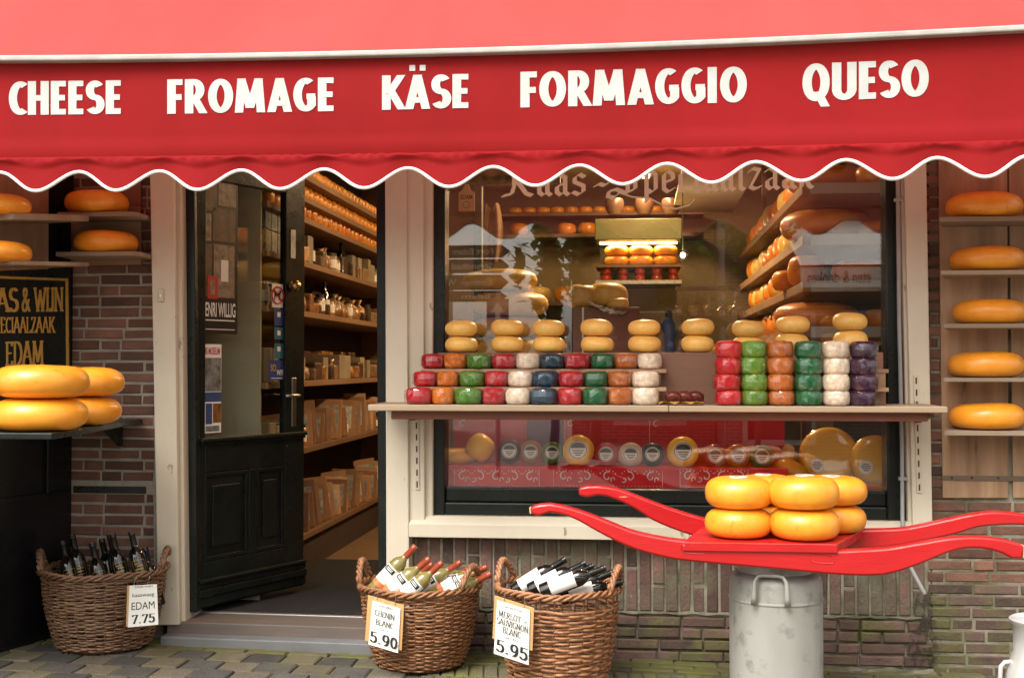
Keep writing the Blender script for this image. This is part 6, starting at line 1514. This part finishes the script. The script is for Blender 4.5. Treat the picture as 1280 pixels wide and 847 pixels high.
hc = at(614, 290, 1.6); mb = MB(); mb.grid(lambda u, v: hc + Vector(((u - .5) * (.10 + .05 * math.sin(v * 3)) * 1, .02 * math.sin(u * 14 + v), .16 - .36 * v + .02 * math.sin(u * 9))), 16, 6); tag(mb.build('hanging_cloth', M['cloth_tan'], origin=hc, smooth=2), 'folded patterned cloth hanging beside the olive post in the window', 'cloth')
# wine glasses hung upside down on a rail
gr = thing('glass_rail', 'thin rail inside the window from which wine glasses hang', 'rail', at(880, 362, 1.5)); MB().box(at(845, 362, 1.5).x, at(925, 362, 1.5).x, 1.46, 1.54, at(880, 362, 1.5).z, at(880, 358, 1.5).z).build('board', M['shelf_grey'], gr)
M['clear_glass'] = glass_mat('clear_glass', 1.7, rough=.02)
for px in (850, 868, 886, 904, 919):
    p = at(px, 362, 1.5); t = thing('wine_glass', 'clear wine glass hanging upside down from the rail inside the window', 'glass', p - Vector((0, 0, .16)), 'wine glasses on the rail')
    MB().lathe([(.034, 0), (.034, -.003), (.004, -.006), (.004, -.07), (.03, -.09), (.038, -.12), (.034, -.155), (.032, -.155), (.036, -.12), (0, -.082)], 18, Matrix.Translation(p - Vector((0, 0, .002)))).build('bowl', M['clear_glass'], t, smooth=True)
# jars and odds on the inner table
for i, (px, m) in enumerate(((707, 'bottle_dark'), (790, 'pack_dark'), (836, 'sticker_blue'), (826, 'pack_pale'), (848, 'pack_dark'))):
    p = at(px, 440, .85); t = thing('jar', ('dark bottle standing left of the brown crate in the window', 'dark tall jar right of the brown crate', 'blue jar behind the right end of the inner table', 'pale jar on the inner table', 'dark jar at the right end of the inner table')[i], 'jar', (p.x, .85, zt3))
    R = .04; h = rnd(.16, .3); T = Matrix.Translation((p.x, .85, zt3)); MB().lathe([(0, 0), (R, 0), (R, h * .7), (R * .5, h * .85), (0, h * .85)], 16, T).build('body', M[m], t, smooth=True); MB().lathe([(R * .5, h * .85), (R * .5, h), (0, h)], 12, T).build('lid', M['jar_lid'], t, smooth=True)

# more stock behind the pairs on the top step
for i in range(9):
    px = 648 + i * 30; Y = rnd(1.0, 1.3); p = at(px, 440, Y); k = i % 3
    if 705 < px < 800 and Y < 1.12: Y = 1.2; p = at(px, 440, Y)
    R = rnd(.06, .085)
    wheel(OLD if k else BIG, (p.x, Y, zt3), R, R * rnd(.9, 1.3), ('orange', 'pale yellow', 'pale yellow')[k] + ' cheese on the inner table, glimpsed between the pairs, %s from the left' % beside(i), 'cheeses on the inner table')
hb2 = thing('wall_shelving', 'low dark shelving with yellow cheeses against the back wall of the shop', 'shelving', (at(690, 400, 4.9).x, 4.9, ZF))
xa, xb = at(625, 400, 4.8).x, at(742, 400, 4.8).x
for z in (1.25, 1.62, 1.99): MB().box(xa, xb, 4.8, 5.38, z - .03, z).build('shelf_board', M['int_shelf_dark'], hb2)
for x in (xa - .021, xb + .001): MB().box(x, x + .02, 4.8, 5.38, ZF + .001, 2.02).build('side_panel', M['int_shelf_dark'], hb2)
for j, z in enumerate((1.25, 1.62, 1.99)):
    x = xa + .13
    while x < xb - .1:
        R = rnd(.09, .12); wheel(random.choice([DEEP, OLD, BIG]), (x, 5.0, z + .001), R, R * rnd(.9, 1.5), 'round cheese on the %s board of the low back wall shelving' % ('lowest', 'middle', 'top')[j], 'cheeses on the low back wall shelving'); x += R * 2.1

# ================================================================== ACROSS THE STREET (seen in the window's reflection)
def mir(px, py, Dp):                # the street thing that the glass shows at this pixel, Dp metres in front of the pane
    p = at(px, py, YG + Dp); return Vector((p.x, YG - Dp, p.z))
def house(x0, x1, Y, H, label, m, gable=None, doors=()):
    h = thing('house', label, 'house', ((x0 + x1) / 2, Y, 0))
    MB().box(x0, x1, Y - 5, Y, -.2, H).build('wall', M[m], h)
    if gable:
        mb = MB(); xm_ = (x0 + x1) / 2; mb.prism([(x0 - .2, Y + .2, H), (x1 + .2, Y + .2, H), (xm_, Y + .2, H + gable)], (0, -5.4, 0)); mb.build('roof', M['roof_tile'], h)
    for (a, b, z0, z1) in doors:
        fr_ = MB(); fr_.box(a, b, Y + .001, Y + .05, z0, z1); w_ = fr_.build('window', M['house_trim'], h)
        n = max(1, int((b - a) / .7)); 
        for i in range(n):
            c0_ = a + .08 + (b - a - .08) * i / n; c1_ = a + (b - a - .08) * (i + 1) / n
            for q0, q1 in ((z0 + .1, z0 + (z1 - z0) * .68), (z0 + (z1 - z0) * .72, z1 - .08)): MB().box(c0_, c1_, Y + .051, Y + .06, q0, q1).build('pane', M['pane_dark'], w_)
    return h
DH = 15.0; Y0 = YG - DH
xs_ = [mir(p, 400, DH).x for p in (400, 512, 705, 905, 1000, 1200)]
house(xs_[0] - 3, xs_[1], Y0, 3.5, 'low pale plastered house with a tiled roof across the street', 'pale_plaster', 1.6, ((xs_[0], xs_[0] + 1.2, .7, 2.3), (xs_[1] - 1.2, xs_[1] - .3, .7, 2.2)))
house(xs_[2], xs_[3], Y0 - 2.5, 4.0, 'grey brown brick house with white windows across the street', 'house_brick', 1.4, ((xs_[2] + .5, xs_[2] + 1.7, .7, 2.5), (xs_[3] - 1.9, xs_[3] - .4, .3, 2.5)))
house(xs_[3] + .02, xs_[5] + 4, Y0, 4.4, 'wide grey brick restaurant front with wide white windows across the street', 'house_brick', None, ((xs_[3] + .3, xs_[3] + 1.5, .1, 2.35), (xs_[3] + 1.9, xs_[3] + 4.6, .5, 2.35)))
# restaurant awning with words
p0, p1, p2, p3 = mir(1001, 352, 12.5), mir(1106, 340, 12.5), mir(1104, 280, 14.9), mir(1002, 300, 14.9)
ra = thing('canvas_awning', 'white canvas awning with the words eten and drinken on a restaurant across the street', 'awning', p0)
xa, xb = p0.x, p1.x + 1.5; za = (p0.z + p1.z) / 2 + .15
MB().grid(lambda u, v: Vector((xa + (xb - xa) * u, (YG - 12.5) * (1 - v) + (Y0 + .01) * v, za + .95 * v)), 1, 1).build('canvas', M['canvas_white'], ra)
MB().box(xa, xb, YG - 12.5, YG - 12.49, za - .30, za - .002).build('valance', M['canvas_white'], ra)
MB().box(xa, xb, YG - 12.505, YG - 12.48, za + .0, za + .03).build('front_bar', M['print_red'], ra)
mb = MB(); tw = (p1.x - p0.x) * .82; put_text(mb, 'eten & drinken', lambda u, v: Vector((xa + .10 + tw * .92 * (1 - u), YG - 12.487, za - .24 + .18 * v)), .0); mb.build('lettering', M['ink'], ra)
for x in (xa + .5, xb - .5): MB().tube([(x, Y0 + .02, za - .1), (x + .2, YG - 12.55, za + .01)], .02, 6).build('arm', M['ink'], ra)
# signpost
DS = 12.2; pt = mir(557, 300, DS); pb = mir(557, 385, DS)
so_ = thing('signpost', 'dark street signpost with four arrow blades facing the shop', 'signpost', (pt.x, YG - DS, 0))
MB().tube([(pt.x - .05, YG - DS, -.05), (pt.x - .05, YG - DS, mir(557, 298, DS).z)], .04, 10).build('pole', M['sign_dark'], so_, smooth=True)
for i, (wd, y0, y1, x1) in enumerate((('Fort Edam', 307, 322, 638), ('Strandbad', 324.5, 341, 637), ('Centrum  WC', 344, 362, 636), ('Edam', 364, 377, 634))):
    a, b = mir(555, y0, DS), mir(x1, y1, DS); m_ = (a.z + b.z) / 2; L = b.x - a.x
    bl = MB().prism([(a.x, YG - DS + .05, b.z), (b.x - .12, YG - DS + .05, b.z), (b.x, YG - DS + .05, m_), (b.x - .12, YG - DS + .05, a.z), (a.x, YG - DS + .05, a.z)], (0, -.03, 0)).build('sign_blade', M['sign_dark'], so_)
    mb = MB(); u0 = .12; u1 = {0: .62, 1: .62, 2: .78, 3: .45}[i]
    h_ = a.z - b.z
    put_text(mb, wd, lambda u, v: Vector((b.x - .25 - L * (u1) * u, YG - DS + .053, b.z + h_ * (.28 + .46 * v))), .01); mb.build('lettering', M['print_white'], bl)
bs_ = mir(622, 393, 9.5); sp2 = thing('street_sign', 'blue one way street sign with a white arrow', 'street sign', (bs_.x, YG - 9.5, 0))
MB().tube([(bs_.x, YG - 9.53, -.05), (bs_.x, YG - 9.53, bs_.z + .3)], .03, 8).build('pole', M['conduit'], sp2)
MB().box(bs_.x - .14, bs_.x + .14, YG - 9.495, YG - 9.48, bs_.z - .2, bs_.z + .2).build('panel', M['sign_blue'], sp2)
MB().prism([(bs_.x - .03, YG - 9.478, bs_.z - .14), (bs_.x + .03, YG - 9.478, bs_.z - .14), (bs_.x + .03, YG - 9.478, bs_.z + .03), (bs_.x + .085, YG - 9.478, bs_.z + .03), (bs_.x, YG - 9.478, bs_.z + .16), (bs_.x - .085, YG - 9.478, bs_.z + .03), (bs_.x - .03, YG - 9.478, bs_.z + .03)], (0, .002, 0)).build('arrow', M['print_white'], sp2)
# trees and climbers
def tree(c, H, cr, label, n=900, trunk=.09, seed=1, low=.45):
    r = random.Random(seed); t = thing('tree', label, 'tree', (c[0], c[1], 0))
    tr_ = MB(); tr_.tube([(c[0] + .05 * math.sin(k), c[1], H * .75 * k / 6) for k in range(7)], [trunk * (1 - .12 * k) for k in range(7)], 8)
    for k in range(7):
        a = r.uniform(0, 6.28); z0 = H * (.35 + .06 * k); tr_.tube([(c[0], c[1], z0), (c[0] + cr * .4 * math.cos(a), c[1] + cr * .4 * math.sin(a), z0 + H * .1), (c[0] + cr * .75 * math.cos(a), c[1] + cr * .75 * math.sin(a), z0 + H * .16)], [trunk * .4, trunk * .25, trunk * .1], 5)
    tr_.build('trunk', M['bark'], t)
    cl_ = [(r.gauss(0, .42), r.gauss(0, .42), r.uniform(low, 1)) for _ in range(26)]
    lf = MB()
    for i in range(n):
        q = r.choice(cl_); sp_ = .16
        p = Vector((c[0] + cr * (q[0] + r.gauss(0, sp_)), c[1] + cr * (q[1] + r.gauss(0, sp_)), H * (q[2] + r.gauss(0, .05))))
        s_ = r.uniform(.06, .13); R = Matrix.Rotation(r.uniform(0, 6.28), 3, 'Z') @ Matrix.Rotation(r.uniform(-1.2, 1.2), 3, 'X')
        lf.poly([p + R @ Vector(v) for v in ((0, -s_, 0), (s_ * .6, 0, s_ * .15), (0, s_, 0), (-s_ * .6, 0, s_ * .15))])
    tag(lf.build('crown', M['leaf'], t), kind='stuff'); return t
a = mir(690, 330, 11); tree((a.x, YG - 11), 4.6, .30, 'slim green street tree across the street, left of the wide one', 1400, .07, 3)
a = mir(742, 330, 13); tree((a.x, YG - 13), 5.2, .75, 'wide leafy street tree in front of the grey brown brick house', 3000, .1, 4)
a = mir(945, 300, 14.3); tree((a.x, YG - 14.3), 4.2, .6, 'climbing green shrub against the grey restaurant front', 700, .05, 6, .6)
a = mir(858, 345, 12); tree((a.x, YG - 12), 3.0, .6, 'small round street tree at the corner of the grey brown house', 900, .06, 8, .5)
